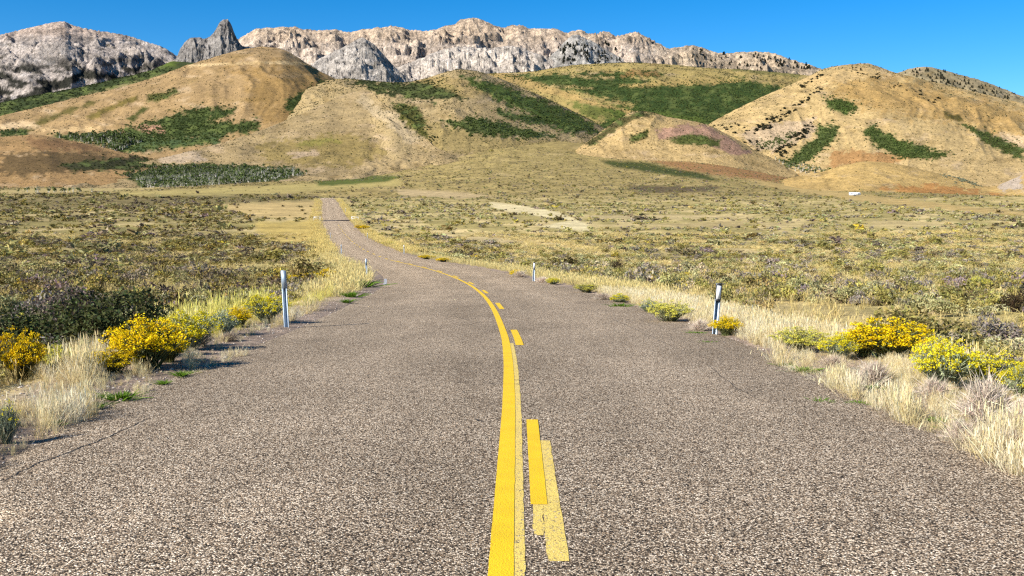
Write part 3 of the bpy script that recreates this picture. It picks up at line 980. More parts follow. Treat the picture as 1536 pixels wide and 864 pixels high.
MOUND = hill('mound', [(850, 236), (872, 219), (890, 206), (910, 191), (932, 176), (955, 166.5), (975, 168), (1000, 175), (1030, 180), (1058, 186), (1080, 196), (1110, 212), (1135, 227), (1165, 240), (1200, 254)],
             1050, 930, 1250, C(206, 174, 118), MAT_HILL, [
    ([(985, 196), (1030, 186), (1065, 190), (1090, 205), (1125, 228), (1110, 236), (1060, 215), (990, 208)], PINK, dict(warp=4)),
    ([(930, 176), (958, 166), (985, 171), (950, 180), (915, 200), (885, 222), (878, 214)], C(100, 90, 54), dict(warp=3, brush=(260, 'dark', 1.6))),
    ([(945, 205), (972, 194), (972, 206), (945, 214)], C(92, 92, 44), dict(warp=2.5, brush=(90, 'dark', 1.6))),
    ([(1000, 208), (1040, 200), (1080, 210), (1080, 220), (1020, 216)], C(96, 100, 50), dict(warp=3, brush=(140, 'green', 1.7))),
], gully=(9, 80), rough=(5, 50), nA=280, nF=120, dots=500, seed=79, label='small mound with a pink scree face')

# ------------------------------------------------------------------ road
ys = np.concatenate([np.arange(-30, 40, 0.2), np.geomspace(40, 455 * KD, 420)])
offs = np.array([-4.3, -3.75, -3.45, -3.3, -3.0, -2.4, -1.6, -0.8, 0, 0.8, 1.6, 2.4, 3.0, 3.35, 3.5, 3.8, 4.3])
hx = slope_c(ys); nx = 1 / np.sqrt(1 + hx**2); ny = -hx * nx
RX = []; RY = []; RZ = []; RC = []
for j, of in enumerate(offs):
    wob = (0.10 * fbm(ys / 1.3, ys * 0 + j * 0 + (1 if of < 0 else 9), 4, 3) + 0.13 * fbm(ys / 6, ys * 0 + (2 if of < 0 else 7), 2, 6)) if abs(of) > 3.2 else 0
    wide = 0.45 * smooth(5, 9, ys) * smooth(34, 20, ys) - 0.32 * (1 - smooth(6, 15, ys)) if of < -3.2 else (0.14 * (1 - smooth(8, 18, ys)) if of > 3.2 else 0)     # the tarmac widens at the pull-out
    x = xc(ys) + (of + wob - wide) * nx
    y = ys + (of + wob - wide) * ny
    RX.append(x); RY.append(y)
    z = zroad(ys) + 0.0
    z = z - (0.016 if abs(of) > 3.36 and abs(of) < 3.7 else 0) - (0.16 if abs(of) > 3.7 else 0) * (1 if abs(of) > 4 else 0.6) - 0.004 * abs(of)
    RZ.append(z)
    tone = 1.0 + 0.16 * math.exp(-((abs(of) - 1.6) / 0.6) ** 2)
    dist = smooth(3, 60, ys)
    tc = np.array([1.48, 1.35, 1.15])[None] * (1 - dist)[:, None] + np.array([2.02, 1.77, 1.40])[None] * dist[:, None]  # near tarmac tinted darker: shade between chips painted in, fading with distance
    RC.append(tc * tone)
RX, RY, RZ, RC = [np.array(v) for v in (RX, RY, RZ, RC)]
no, ny_ = RX.shape
ii = np.arange(no * ny_).reshape(no, ny_)
rq = np.stack([ii[:-1, :-1], ii[1:, :-1], ii[1:, 1:], ii[:-1, 1:]], -1).reshape(-1, 4)
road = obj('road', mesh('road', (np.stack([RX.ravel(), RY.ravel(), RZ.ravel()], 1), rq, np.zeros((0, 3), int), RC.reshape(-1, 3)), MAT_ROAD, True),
           kind='structure', label='worn chip seal road winding to the hills')


def zr_at(x, y):
    return zroad(y) - 0.004 * np.abs(lateral(x, y))


def strip(y0, y1, o0, o1, lift, step=0.12, jag=0.0, seed=0):
    n = max(3, int((y1 - y0) / step))
    y = np.linspace(y0, y1, n)
    h = slope_c(y); nx = 1 / np.sqrt(1 + h**2); ny = -h * nx
    w = jag * fbm(y / 0.11, y * 0 + seed, 3, seed)
    w2 = jag * fbm(y / 0.11, y * 0 + seed + 5, 3, seed + 1)
    v = []
    for of in (o0 + w, o1 + w2):
        x_ = xc(y) + of * nx; y_ = y + of * ny
        z_ = zroad(y) - 0.004 * np.abs(of) + lift
        v.append(np.stack([x_, y_, z_], 1))
    k = np.arange(n - 1)
    q = np.stack([k, k + n, k + n + 1, k + 1], 1)
    return np.concatenate(v), q


def row_y(row):
    """distance at which the road shows at this photo row"""
    return hit_profile(745 if row > 430 else 560, row, lambda x, y: zb(y))[1]


def marking(name, pieces, mat):
    g = Geo()
    for v, q in pieces:
        g.add(v, (0.5, 0.5, 0.5), q=q)
    return obj(name, mesh(name, g.arrays(), mat), parent=road)


Y_END = cy[2 + 12] - 2.0
marking('solid_line', [strip(-25, Y_END, -0.055, 0.055, 0.0045, jag=0.004)], MAT_YNEW)
marking('old_line', [strip(-25, 14, 0.045, 0.105, 0.0022, jag=0.012, seed=3)], MAT_YOLD)
per = None
d0a, d0b = row_y(757), row_y(630)
d1a, d1b = row_y(518), row_y(495)
per = (d1a - d0a)
ln = d1b - d1a
marking('dash_line', [strip(d0a, d0b, 0.142, 0.232, 0.0045, jag=0.003)], MAT_YNEW)
marking('old_dash_line', [strip(row_y(842), row_y(661), 0.205, 0.30, 0.0022, jag=0.012, seed=5), strip(row_y(803), row_y(740), 0.15, 0.2055, 0.0022, jag=0.03, seed=7)], MAT_YOLD)
k = 1
while True:
    y0 = d0a + k * per
    if y0 + ln > Y_END - 1.0: break
    marking('dash_line', [strip(y0, y0 + ln, 0.13, 0.24, 0.0045, jag=0.004, seed=k)], MAT_YNEW)
    k += 1
while y0 < 250:
    marking('dash_line', [strip(y0, y0 + ln, -0.08, 0.09, 0.0045, step=0.5)], MAT_YNEW)
    k += 1; y0 = d0a + k * per
ya, yb_ = 11, 15
marking('edge_line', [strip(16.5, 19.0, -3.62, -3.56, 0.005, jag=0.03, seed=9), strip(40, 47.0, -3.35, -3.22, 0.005, jag=0.02, seed=11)], MAT_WOLD)
# cracks
g = Geo()


def crack(pts, w):
    P = []
    for p in pts:
        a, e = ray(*p)
        x, y = hit_profile(p[0], p[1], lambda x, y: zb(y))
        P.append((x, y))
    P = np.array(P)
    t = np.linspace(0, len(P) - 1, 90)
    x = np.interp(t, range(len(P)), P[:, 0]) + 0.03 * fbm(t * 3, t * 0, 4, 5)
    y = np.interp(t, range(len(P)), P[:, 1]) + 0.03 * fbm(t * 3, t * 0 + 4, 4, 8)
    d = np.stack([np.gradient(x), np.gradient(y)], 1); d /= np.linalg.norm(d, axis=1)[:, None]
    ww = w * (0.5 + 0.5 * np.abs(fbm(t * 2, t * 0 + 9, 3, 2)) * 2) * np.sin(math.pi * np.clip(t / t[-1], 0.03, 0.97)) ** 0.4
    l = np.stack([x - d[:, 1] * ww, y + d[:, 0] * ww, zr_at(x, y) + 0.003], 1)
    r = np.stack([x + d[:, 1] * ww, y - d[:, 0] * ww, zr_at(x, y) + 0.003], 1)
    kk = np.arange(89)
    g.add(np.concatenate([l, r]), (0.02, 0.02, 0.02), q=np.stack([kk, kk + 90, kk + 91, kk + 1], 1))


crack([(0, 722), (50, 695), (110, 674), (170, 650), (225, 625)], 0.008)
crack([(1060, 545), (1100, 578), (1140, 600)], 0.006)
crack([(745, 512), (733, 508)], 0.006); crack([(747, 522), (731, 520)], 0.006)
crack([(770, 570), (788, 571)], 0.012); crack([(772, 576), (784, 577)], 0.009); crack([(712, 628), (722, 633)], 0.012); crack([(640, 470), (690, 476), (716, 484)], 0.007); crack([(520, 560), (580, 566), (640, 560)], 0.004)
crack([(900, 470), (980, 505), (1030, 530)], 0.005); crack([(725, 575), (765, 576)], 0.003)
obj('crack', mesh('crack', g.arrays(), MAT_CRACK), parent=road)


# ------------------------------------------------------------------ plants: prototypes
def dome(n, flat=0.75, lumps=6, shell=0.55, seed=0):
    """points through a lumpy low crown of unit width"""
    r_ = np.random.default_rng(seed)
    lc = r_.normal(size=(lumps, 3)) * [0.2, 0.2, 0.1] + [0, 0, 0.32 * flat / 0.75]
    lr = r_.uniform(0.17, 0.30, lumps)
    k = r_.integers(0, lumps, n)
    d = r_.normal(size=(n, 3)); d /= np.linalg.norm(d, axis=1)[:, None]
    rad = lr[k] * r_.uniform(shell, 1.0, n) ** 0.7
    p = lc[k] + d * rad[:, None] * [1, 1, 0.85]
    p[:, 2] = np.abs(p[:, 2]) + 0.02
    return p, k


def vary(c, n, v=0.2, seed=None):
    m = 1 + v * rng.normal(size=(n, 1)) + v * 0.25 * rng.normal(size=(n, 3))
    return np.clip(np.asarray(c)[None] * m, 0.004, 0.85)


SAGE = [C(196, 188, 128), C(182, 170, 96), C(210, 202, 150), C(160, 146, 82), C(200, 182, 102)]


def sagebrush(n, leaf, base, seed, flat=0.7, twig=14, twigc=C(120, 104, 88)):
    g = Geo()
    p, k = dome(n, flat, 7, 0.45, seed)
    g.leaves(p, leaf * rng.uniform(0.6, 1.4, n), vary(base, n, 0.2), 0.5, 2.2)
    tw = Geo()
    if twig:
        t = p[rng.integers(0, n, twig)] * [1, 1, 1.05]
        b = rng.normal(size=(twig, 3)) * [0.05, 0.05, 0]
        tw.blades(b, t, 0.010, vary(twigc, twig, 0.15), 0.1)
    return g.arrays(), tw.arrays()


def joined(A, B):
    v = np.concatenate([A[0], B[0]]); o = len(A[0])
    return v, np.concatenate([A[1], B[1] + o]), np.concatenate([A[2], B[2] + o]), np.concatenate([A[3], B[3]])


def rabbitbrush(seed, flower, nst=170, nfl=420, leafc=C(150, 158, 112), dens=1.0, spread=0.55, open_=0.0):
    """stems fan out of one crown; flower heads at their tips"""
    r_ = np.random.default_rng(seed)
    st = Geo(); fl = Geo()
    th = r_.uniform(0, 2 * math.pi, nst)
    ph = r_.uniform(0, 1, nst) ** 0.6 * 1.15
    L = r_.uniform(0.62, 0.86, nst) * (1 + 0.12 * np.sin(th * 2 + seed))
    tip = np.stack([np.cos(th) * np.sin(ph) * L * spread * 1.25, np.sin(th) * np.sin(ph) * L * spread * 1.25, np.cos(ph * 0.85) * L], 1)
    b = r_.normal(size=(nst, 3)) * [0.06, 0.06, 0]
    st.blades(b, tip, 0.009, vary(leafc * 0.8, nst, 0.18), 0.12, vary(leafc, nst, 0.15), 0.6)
    # narrow leaves along stems
    m = nst * 5
    i = r_.integers(0, nst, m); f = r_.uniform(0.35, 0.98, m)[:, None]
    lp = b[i] * (1 - f) + tip[i] * f + np.array([0, 0, 0.07]) * np.sin(f * math.pi) + r_.normal(size=(m, 3)) * 0.02
    st.leaves(lp, 0.028 * r_.uniform(0.6, 1.3, m), vary(leafc, m, 0.2), 1.2, 2.6)
    # flower heads: tufts of tiny quads
    sel = r_.permutation(nst)[: int(nst * min(1.0, dens * 0.95))]
    i = sel[r_.integers(0, len(sel), nfl)]
    fp = tip[i] + r_.normal(size=(nfl, 3)) * [0.032, 0.032, 0.022]
    fl.leaves(fp, 0.025 * r_.uniform(0.6, 1.3, nfl), vary(flower, nfl, 0.14), 0.3, 1.2)
    return st.arrays(), fl.arrays()


def dead_brush(seed, col, n=150, spread=0.7):
    r_ = np.random.default_rng(seed)
    g = Geo()
    th = r_.uniform(0, 2 * math.pi, n); ph = r_.uniform(0.05, 1.25, n); L = r_.uniform(0.4, 0.72, n)
    tip = np.stack([np.cos(th) * np.sin(ph) * L * spread, np.sin(th) * np.sin(ph) * L * spread, np.cos(ph) * L + 0.03], 1)
    b = r_.normal(size=(n, 3)) * [0.06, 0.06, 0]
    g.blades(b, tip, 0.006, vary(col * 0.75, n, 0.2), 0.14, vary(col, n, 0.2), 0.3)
    m = n * 5
    i = r_.integers(0, n, m); f = r_.uniform(0.3, 0.85, m)[:, None]
    s0 = b[i] * (1 - f) + tip[i] * f + np.array([0, 0, 0.05]) * np.sin(f * math.pi)
    e = tip[i] - b[i]; e = e / np.linalg.norm(e, axis=1)[:, None] + r_.normal(size=(m, 3)) * 0.55
    g.blades(s0, s0 + e * 0.16 * r_.uniform(0.5, 1.2, m)[:, None], 0.0032, vary(col, m, 0.2), 0.1)
    return g.arrays()


def grass_tuft(seed, col, n=46, h=0.5, spread=0.35, w=0.0035, head=True):
    r_ = np.random.default_rng(seed)
    g = Geo()
    th = r_.uniform(0, 2 * math.pi, n); r = np.abs(r_.normal(size=n)) * spread * 0.55
    hh = h * r_.uniform(0.45, 1.1, n)
    tip = np.stack([np.cos(th) * r, np.sin(th) * r, hh], 1)
    b = np.stack([np.cos(th) * r * 0.3, np.sin(th) * r * 0.3, np.zeros(n)], 1) + r_.normal(size=(n, 3)) * [0.05, 0.05, 0]
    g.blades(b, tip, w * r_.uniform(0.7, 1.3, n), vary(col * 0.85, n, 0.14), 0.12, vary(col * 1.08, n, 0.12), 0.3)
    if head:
        k = r_.permutation(n)[: n // 3]
        g.blades(tip[k] - [0, 0, 0.02], tip[k] + np.array([0, 0, 0.09]) + r_.normal(size=(len(k), 3)) * 0.015, w * 2.0, vary(col * 1.1, len(k), 0.1), 0.02, None, 0.3)
    return g.arrays()


def blob_tree(seed, col, n=90, leaf=0.2, tall=1.0, trunk=None):
    """unit high clump of foliage for slopes seen from afar"""
    r_ = np.random.default_rng(seed)
    g = Geo()
    p, k = dome(n, 0.9, 6, 0.4, seed)
    p = p * [1, 1, 1.15 * tall]
    if trunk is not None: p[:, 2] += 0.3
    sh = vary(col, n, 0.22)
    g.leaves(p, leaf * r_.uniform(0.6, 1.3, n), sh, 0.6, 1.3)
    if trunk is not None:
        for q in range(2):
            x, y = r_.normal(size=2) * 0.07
            g.tube([(x, y, 0), (x * 1.4, y * 1.3, 0.5), (x * 2.2, y * 2, 0.95)], [0.05, 0.04, 0.015], trunk, 4, False)
    return g.arrays()


def conifer(seed, col, n=90):
    r_ = np.random.default_rng(seed)
    g = Geo()
    z = r_.uniform(0.08, 1.0, n) ** 0.8
    r = (1 - z) * 0.26 * r_.uniform(0.3, 1.1, n) + 0.01
    th = r_.uniform(0, 2 * math.pi, n)
    p = np.stack([np.cos(th) * r, np.sin(th) * r, z], 1)
    g.leaves(p, 0.13 * r_.uniform(0.6, 1.3, n), vary(col, n, 0.2), 0.0, 1.6)
    return g.arrays()


# ------------------------------------------------------------------ brush, groves and trees on the slopes
KINDS = {'green': [blob_tree(200 + i, C(100, 114, 56), 34, 0.34) for i in range(4)],
         'dark': [blob_tree(210 + i, C(70, 80, 38), 34, 0.34) for i in range(4)],
         'pale': [blob_tree(220 + i, C(150, 152, 122), 40, 0.28) for i in range(3)]}
g = Geo()
for q, kd, sz in BR:
    q = q.copy(); q[:, 2] -= 0.25 * sz
    scatter(g, KINDS[kd], q, sz, 1 + 0.18 * rng.normal(size=(len(q), 1)) * np.ones((1, 3)))
obj('hillside_brush', mesh('hillside_brush', g.arrays(), MAT_LEAF), kind='stuff', label='green and dark brush filling the hollows of the slopes', cat='brush')


def on_hill(hl, px, py):
    """the nearest front vertex of a hill to a photo pixel"""
    f = hl['T'] <= 1.0
    d = (hl['px'] - px) ** 2 + (hl['py'] - py) ** 2 + np.where(f, 0, 1e9)
    i = np.unravel_index(np.argmin(d), d.shape)
    return hl['P'][i]


def spread(poly, n):
    poly = np.array(poly, float)
    lo, hi = poly.min(0), poly.max(0)
    out = []
    while len(out) < n:
        p = rng.uniform(lo, hi, (n * 6, 2))
        k = poly_sd(p[:, 0], p[:, 1], poly) > 0
        out += list(p[k])
    return out[:n]


# dark shrubs dotted over the right hill
shrub_me = [mesh('hill_shrub', blob_tree(240 + i, C(62, 62, 38), 120, 0.2), MAT_LEAF) for i in range(5)]
RS = []
for poly, n in (([(1196, 128), (1232, 106), (1238, 112), (1205, 134)], 26), ([(1130, 196), (1165, 168), (1210, 145), (1230, 128), (1232, 136), (1196, 165), (1160, 190), (1135, 205)], 60),
                ([(1155, 232), (1180, 212), (1222, 176), (1224, 190), (1192, 218), (1172, 236)], 45), ([(1270, 98), (1320, 106), (1326, 122), (1280, 112)], 22),
                ([(1065, 190), (1120, 178), (1130, 200), (1110, 205)], 16), ([(1100, 214), (1132, 208), (1150, 230), (1120, 226)], 18), ([(1325, 118), (1420, 150), (1415, 160), (1330, 130)], 14)):
    for p in spread(poly, n):
        RS.append(on_hill(RIGHTH, *p))
for i, p in enumerate(RS):
    s_ = random.uniform(4.5, 9.0) * (0.8 if i > 130 else 1)
    obj('hill_shrub', shrub_me[i % 5], label='dark rounded shrub dotted among many on the pale right hill', cat='shrub', group='dark shrubs dotted over the right hill',
        loc=(p[0], p[1], p[2] - 0.1 * s_), rz=random.uniform(0, 6), sc=(s_, s_, s_ * 0.75))

# conifers below the range and on the right-hand back ridge
con_me = [mesh('conifer', conifer(260 + i, C(52, 56, 38), 110), MAT_LEAF) for i in range(5)]
CS = []
for poly, n, hl in (([(835, 72), (850, 62), (905, 78), (935, 92), (850, 100), (838, 90)], 80, SPUR2), ([(1040, 70), (1120, 88), (1150, 105), (1060, 112), (1030, 92)], 44, CENT),
                    ([(1120, 80), (1180, 88), (1225, 104), (1190, 106), (1140, 96)], 40, CENT), ([(905, 60), (935, 90), (925, 95), (895, 70)], 14, CENT)):
    for p in spread(poly, n): CS.append((on_hill(hl, *p), 'dark conifer clinging to the pale rocky range', 'conifers on the rocky range'))
for p in spread([(1352, 110), (1390, 102), (1440, 113), (1500, 133), (1540, 147), (1540, 160), (1450, 138), (1400, 126)], 125):
    CS.append((on_hill(RB, *p), 'dark conifer in the crowd on the ridge behind the right hill', 'conifers on the back ridge'))
for i, (p, lb, gp) in enumerate(CS):
    s_ = random.uniform(12, 24) * (1.0 if p[1] > 5000 else 0.55)
    obj('conifer', con_me[i % 5], label=lb, cat='tree', group=gp, loc=(p[0], p[1], p[2] - 1.0), rz=random.uniform(0, 6), sc=(s_ * 1.7, s_ * 1.7, s_))

# aspen groves at the foot of the slopes
asp = [joined(blob_tree(280 + i, C(112, 126, 66), 70, 0.2, 1.0, C(214, 206, 190)), (np.zeros((0, 3)), np.zeros((0, 4), int), np.zeros((0, 3), int), np.zeros((0, 3)))) for i in range(5)]
aspp = [blob_tree(290 + i, C(158, 160, 120), 30, 0.16, 1.0, C(240, 232, 218, .8)) for i in range(5)]


def grove(poly, n, hl, sz, label, pale=0.4):
    pts = np.array([on_hill(hl, *p) if hl else gpt(*p) for p in spread(poly, n)])
    pts[:, 0] += rng.normal(size=n) * 2
    s_ = sz * rng.uniform(0.65, 1.25, n)
    g = Geo()
    k = rng.uniform(0, 1, n) < pale
    scatter(g, asp, pts[~k], s_[~k], 1 + 0.15 * rng.normal(size=((~k).sum(), 1)) * np.ones((1, 3)))
    if k.any(): scatter(g, aspp, pts[k], s_[k])
    obj('aspen_grove', mesh('aspen_grove', g.arrays(), MAT_LEAF), kind='stuff', label=label, cat='grove')


grove([(205, 270), (300, 262), (440, 256), (458, 262), (400, 273), (300, 283), (215, 284)], 620, SPUR, 5.2, 'grove of pale stemmed aspens at the foot of the left slope', 0.5)
grove([(140, 262), (200, 250), (330, 248), (440, 254), (300, 264), (200, 268)], 420, SPUR, 4.6, 'dark green thicket above the aspens', 0.0)
grove([(20, 270), (70, 262), (140, 268), (150, 276), (60, 280), (20, 276)], 40, None, 3.6, 'thin scatter of small trees at the left edge', 0.3)
grove([(85, 206), (180, 202), (215, 214), (170, 230), (120, 214)], 120, LEFTH, 11, 'aspens below the rounded left hill', 0.3)
grove([(1150, 236), (1200, 246), (1260, 262), (1240, 268), (1180, 254)], 70, RIGHTH, 5, 'pale brush along the gully at the right', 0.5)

# ------------------------------------------------------------------ posts
def u_post(h):
    g = Geo()
    w, d, t = 0.036, 0.05, 0.006
    prof = [(-w - 0.018, 0), (-w, 0), (-w * 0.62, d), (w * 0.62, d), (w, 0), (w + 0.018, 0), (w + 0.018, -t), (w - 0.004, -t), (w * 0.62 - 0.005, d - t), (-w * 0.62 + 0.005, d - t), (-w + 0.004, -t), (-w - 0.018, -t)]
    n = len(prof)
    v = [(x, y, -0.25) for x, y in prof] + [(x, y, h) for x, y in prof]
    q = [(i, (i + 1) % n, n + (i + 1) % n, n + i) for i in range(n)]
    q += [(n + 0, n + 1, n + 10, n + 11), (n + 1, n + 2, n + 9, n + 10), (n + 2, n + 3, n + 8, n + 9), (n + 3, n + 4, n + 7, n + 8), (n + 4, n + 5, n + 6, n + 7)]
    g.add(v, (0.5,) * 3, q=q)
    return g.arrays()


POST = mesh('post', u_post(1.0), MAT_STEEL)
_g = Geo(); _g.box((-0.05, -0.016, 0.70), (0.05, -0.0065, 1.01), (0.6,) * 3)
BACK = mesh('reflector_back', _g.arrays(), MAT_STEEL)
_g = Geo()
for lo, hi in (((-0.05, -0.03, 0.66), (0.05, -0.007, 0.70)), ((-0.05, -0.03, 0.955), (0.05, -0.007, 1.0)), ((-0.056, -0.026, 0.70), (-0.042, -0.007, 0.955)), ((0.042, -0.026, 0.70), (0.056, -0.007, 0.955))):
    _g.box(lo, hi, (0.02,) * 3)
HOLD = mesh('reflector_holder', _g.arrays(), MAT_DARK)
_g = Geo(); _g.box((-0.041, -0.029, 0.702), (0.041, -0.008, 0.953), (0.8,) * 3)
REFL = mesh('reflector', _g.arrays(), MAT_WHITE)


def delineator(px, py, hpx, side, lean, label):
    x, y, z = gpt(px, py)
    hgt = hpx / FPX * y
    e = bpy.data.objects.new('delineator_post', None)
    COL.objects.link(e)
    e.location = (x, y, z - 0.01)
    e.rotation_euler = (0.0, math.radians(lean), math.radians(random.uniform(-8, 8)) + (math.pi * 0 if side == 'R' else 0))
    e.scale = (0.82, 0.82, hgt)
    e['label'] = label; e['category'] = 'post'; e['group'] = 'delineator posts beside the road'
    obj('post', POST, e)
    if side == 'L':
        obj('reflector_back', BACK, e)
    else:
        obj('reflector_holder', HOLD, e); obj('reflector', REFL, e)


delineator(430, 491, 86, 'L', -2.4, 'galvanised steel delineator post nearest on the left shoulder, throwing a thin shadow')
delineator(549.5, 419, 31, 'L', 0, 'second grey delineator post on the left where the road bends')
delineator(512, 382, 15, 'L', 0, 'third delineator post on the left, small before the curve')
delineator(495.5, 358, 9, 'L', 0, 'tiny far post on the left below the cattle guard')
delineator(1072, 503, 80, 'R', 4.0, 'leaning delineator post with a white reflector on the right verge')
delineator(800.5, 424, 31, 'R', 1.5, 'smaller delineator post with white reflector on the right of the bend')
delineator(606, 381, 14, 'R', 0, 'distant delineator post right of the road past the bend')
delineator(551, 358, 9, 'R', 0, 'tiny far delineator post on the right below the cattle guard')
delineator(518.5, 320, 8, 'R', 0, 'tiny far post on the right above the cattle guard')

# ------------------------------------------------------------------ cattle guard
yg = row_y(331.5) if False else hit_profile(505, 331, lambda x, y: zb(y))[1]
cg = bpy.data.objects.new('cattle_guard', None); COL.objects.link(cg)
xg = float(xc(yg)); zg = float(zroad(yg))
sl_ = float(slope_c(yg))
cg.location = (xg, yg, zg); cg.rotation_euler = (math.atan((float(zroad(yg + 2)) - float(zroad(yg - 2))) / 4), 0, -math.atan(sl_))
cg['label'] = 'dark cattle guard across the far road with white wing rails'; cg['category'] = 'cattle guard'
g = Geo()
for k in range(9):
    y = -1.2 + k * 0.3
    g.tube([(-4.0, y, 0.05), (4.0, y, 0.05)], 0.06, (0.05,) * 3, 6)
obj('grate', mesh('grate', g.arrays(), MAT_RUST), cg)
for s_ in (-1, 1):
    g = Geo()
    for p0, p1 in (((0, -1.3, 0), (0, -1.3, 1.1)), ((0, 1.3, 0), (0, 1.3, 1.1)), ((0, -1.3, 1.08), (0, 1.3, 1.08)), ((0, -1.3, 0.15), (0, 1.3, 1.0)), ((0, -1.3, 0.6), (1.6 * s_, -1.6, 0.9)), ((0, -1.3, 1.08), (1.6 * s_, -1.6, 1.08)), ((1.6 * s_, -1.6, -.1), (1.6 * s_, -1.6, 1.15))):
        p0 = np.array(p0, float) + [4.15 * s_, 0, 0]; p1 = np.array(p1, float) + [4.15 * s_, 0, 0]
        g.tube([p0, p1], 0.04, (0.8,) * 3, 6)
    obj('wing_rail', mesh('wing_rail', g.arrays(), MAT_WPAINT), cg)

# ------------------------------------------------------------------ parked trailer far off on the right
tx, ty, tz = gpt(1282, 294)
TL = 16.5 / FPX * ty
tr = bpy.data.objects.new('camper_trailer', None); COL.objects.link(tr)
tr.location = (tx, ty, tz - 0.1); tr.rotation_euler = (0, 0.03, -0.12)
tr['label'] = 'long white camper trailer parked far off at the foot of the hill'; tr['category'] = 'trailer'
k_ = TL / 9.0
g = Geo()
prof = [(-4.5, 0.55), (3.2, 0.55), (4.3, 0.9), (4.5, 1.6), (4.1, 2.7), (3.6, 2.95), (-4.2, 2.95), (-4.5, 2.7)]
w = 1.25
v = [(x * k_, -w * k_, z * k_) for x, z in prof] + [(x * k_, w * k_, z * k_) for x, z in prof]
n = len(prof)
q = [(i, (i + 1) % n, n + (i + 1) % n, n + i) for i in range(n)]
t = [(0, i + 1, i) for i in range(1, n - 1)] + [(n, n + i, n + i + 1) for i in range(1, n - 1)]
g.add(v, (0.8,) * 3, q=q, t=t)
obj('body', mesh('body', g.arrays(), MAT_WPAINT), tr)
for x0, x1, z0, z1 in ((-3.2, -1.9, 1.5, 2.3), (0.1, 0.9, 1.6, 2.3), (2.2, 3.4, 1.55, 2.3)):
    g = Geo(); g.box((x0 * k_, -(w + 0.02) * k_, z0 * k_), (x1 * k_, -(w - 0.05) * k_, z1 * k_), (0.03,) * 3)
    obj('window', mesh('window', g.arrays(), MAT_GLASS), tr)
g = Geo(); g.box((-1.2 * k_, -(w + 0.015) * k_, 0.7 * k_), (-0.5 * k_, -(w - 0.05) * k_, 2.5 * k_), (0.5,) * 3)
obj('door', mesh('door', g.arrays(), MAT_BLUE), tr)
for x in (-0.6, 0.5):
    g = Geo(); g.tube([(x * k_, -w * k_ - 0.03, 0.42 * k_), (x * k_, -w * k_ + 0.25, 0.42 * k_)], 0.42 * k_, (0.02,) * 3, 14)
    obj('wheel', mesh('wheel', g.arrays(), MAT_RUBBER), tr)

# ------------------------------------------------------------------ roadside plants, one by one
GOLDF = C(255, 217, 10, 0.82); YELF = C(244, 226, 40, 0.8); PALEF = C(236, 226, 96, 0.75); OCH = C(255, 212, 10, 0.82)
RBK = {}
for nm, fc, dn, lc in (('gold', GOLDF, 1.0, C(140, 146, 88)), ('yellow', YELF, 0.6, C(188, 194, 150)), ('pale', PALEF, 0.6, C(180, 178, 128)), ('ochre', OCH, 0.9, C(120, 120, 70)), ('grey', YELF, 0.22, C(184, 192, 158))):
    RBK[nm] = []
    for i in range(2):
        st, fl = rabbitbrush(hash(nm) % 7 * 0 + len(RBK) * 10 + i, fc, 240, int(5600 * (0.2 + 0.8 * dn)) if nm != 'grey' else 500, lc, dn)
        RBK[nm].append((mesh('stems', st, MAT_LEAF), mesh('flowers', fl, MAT_FLOWER), st[0][:, 2].max(), np.ptp(st[0][:, 0])))
DEAD = [dead_brush(300 + i, c, 330) for i, c in enumerate((C(226, 206, 182, .68), C(206, 184, 158, .66), C(236, 216, 192, .7)))]
DEADM = [mesh('twigs', d, MAT_TWIG) for d in DEAD]
BOXES = []
BIG = []      # footprint of placed plants, kept free of scatter


def place_rabbit(px, py, w, h, kind, label, rz=0, group=None):
    x, y, z = gpt(px, py)
    st, fl, H0, W0 = RBK[kind][random.randrange(2)]
    sx = w / FPX * y / W0; sz = h / FPX * y / H0
    e = obj('rabbitbrush', st, label=label, cat='shrub', group=group or 'flowering rabbitbrush along the road', loc=(x, y + 0.2 * sx, z - 0.02), rz=rz or random.uniform(0, 6), sc=(sx, sx, sz))
    obj('flowers', fl, e)
    BIG.append((x, y, 0.35 * sx)); BOXES.append((px, py, w, h))


def place_dead(px, py, w, h, label, k=0):
    x, y, z = gpt(px, py)
    d = DEAD[k]
    sx = w / FPX * y / np.ptp(d[0][:, 0]); sz = h / FPX * y / d[0][:, 2].max()
    obj('dead_brush', DEADM[k], label=label, cat='shrub', group='bleached dead brush along the road', loc=(x, y, z - 0.02), rz=random.uniform(0, 6), sc=(sx, sx, sz))
    BIG.append((x, y, 0.3 * sx))


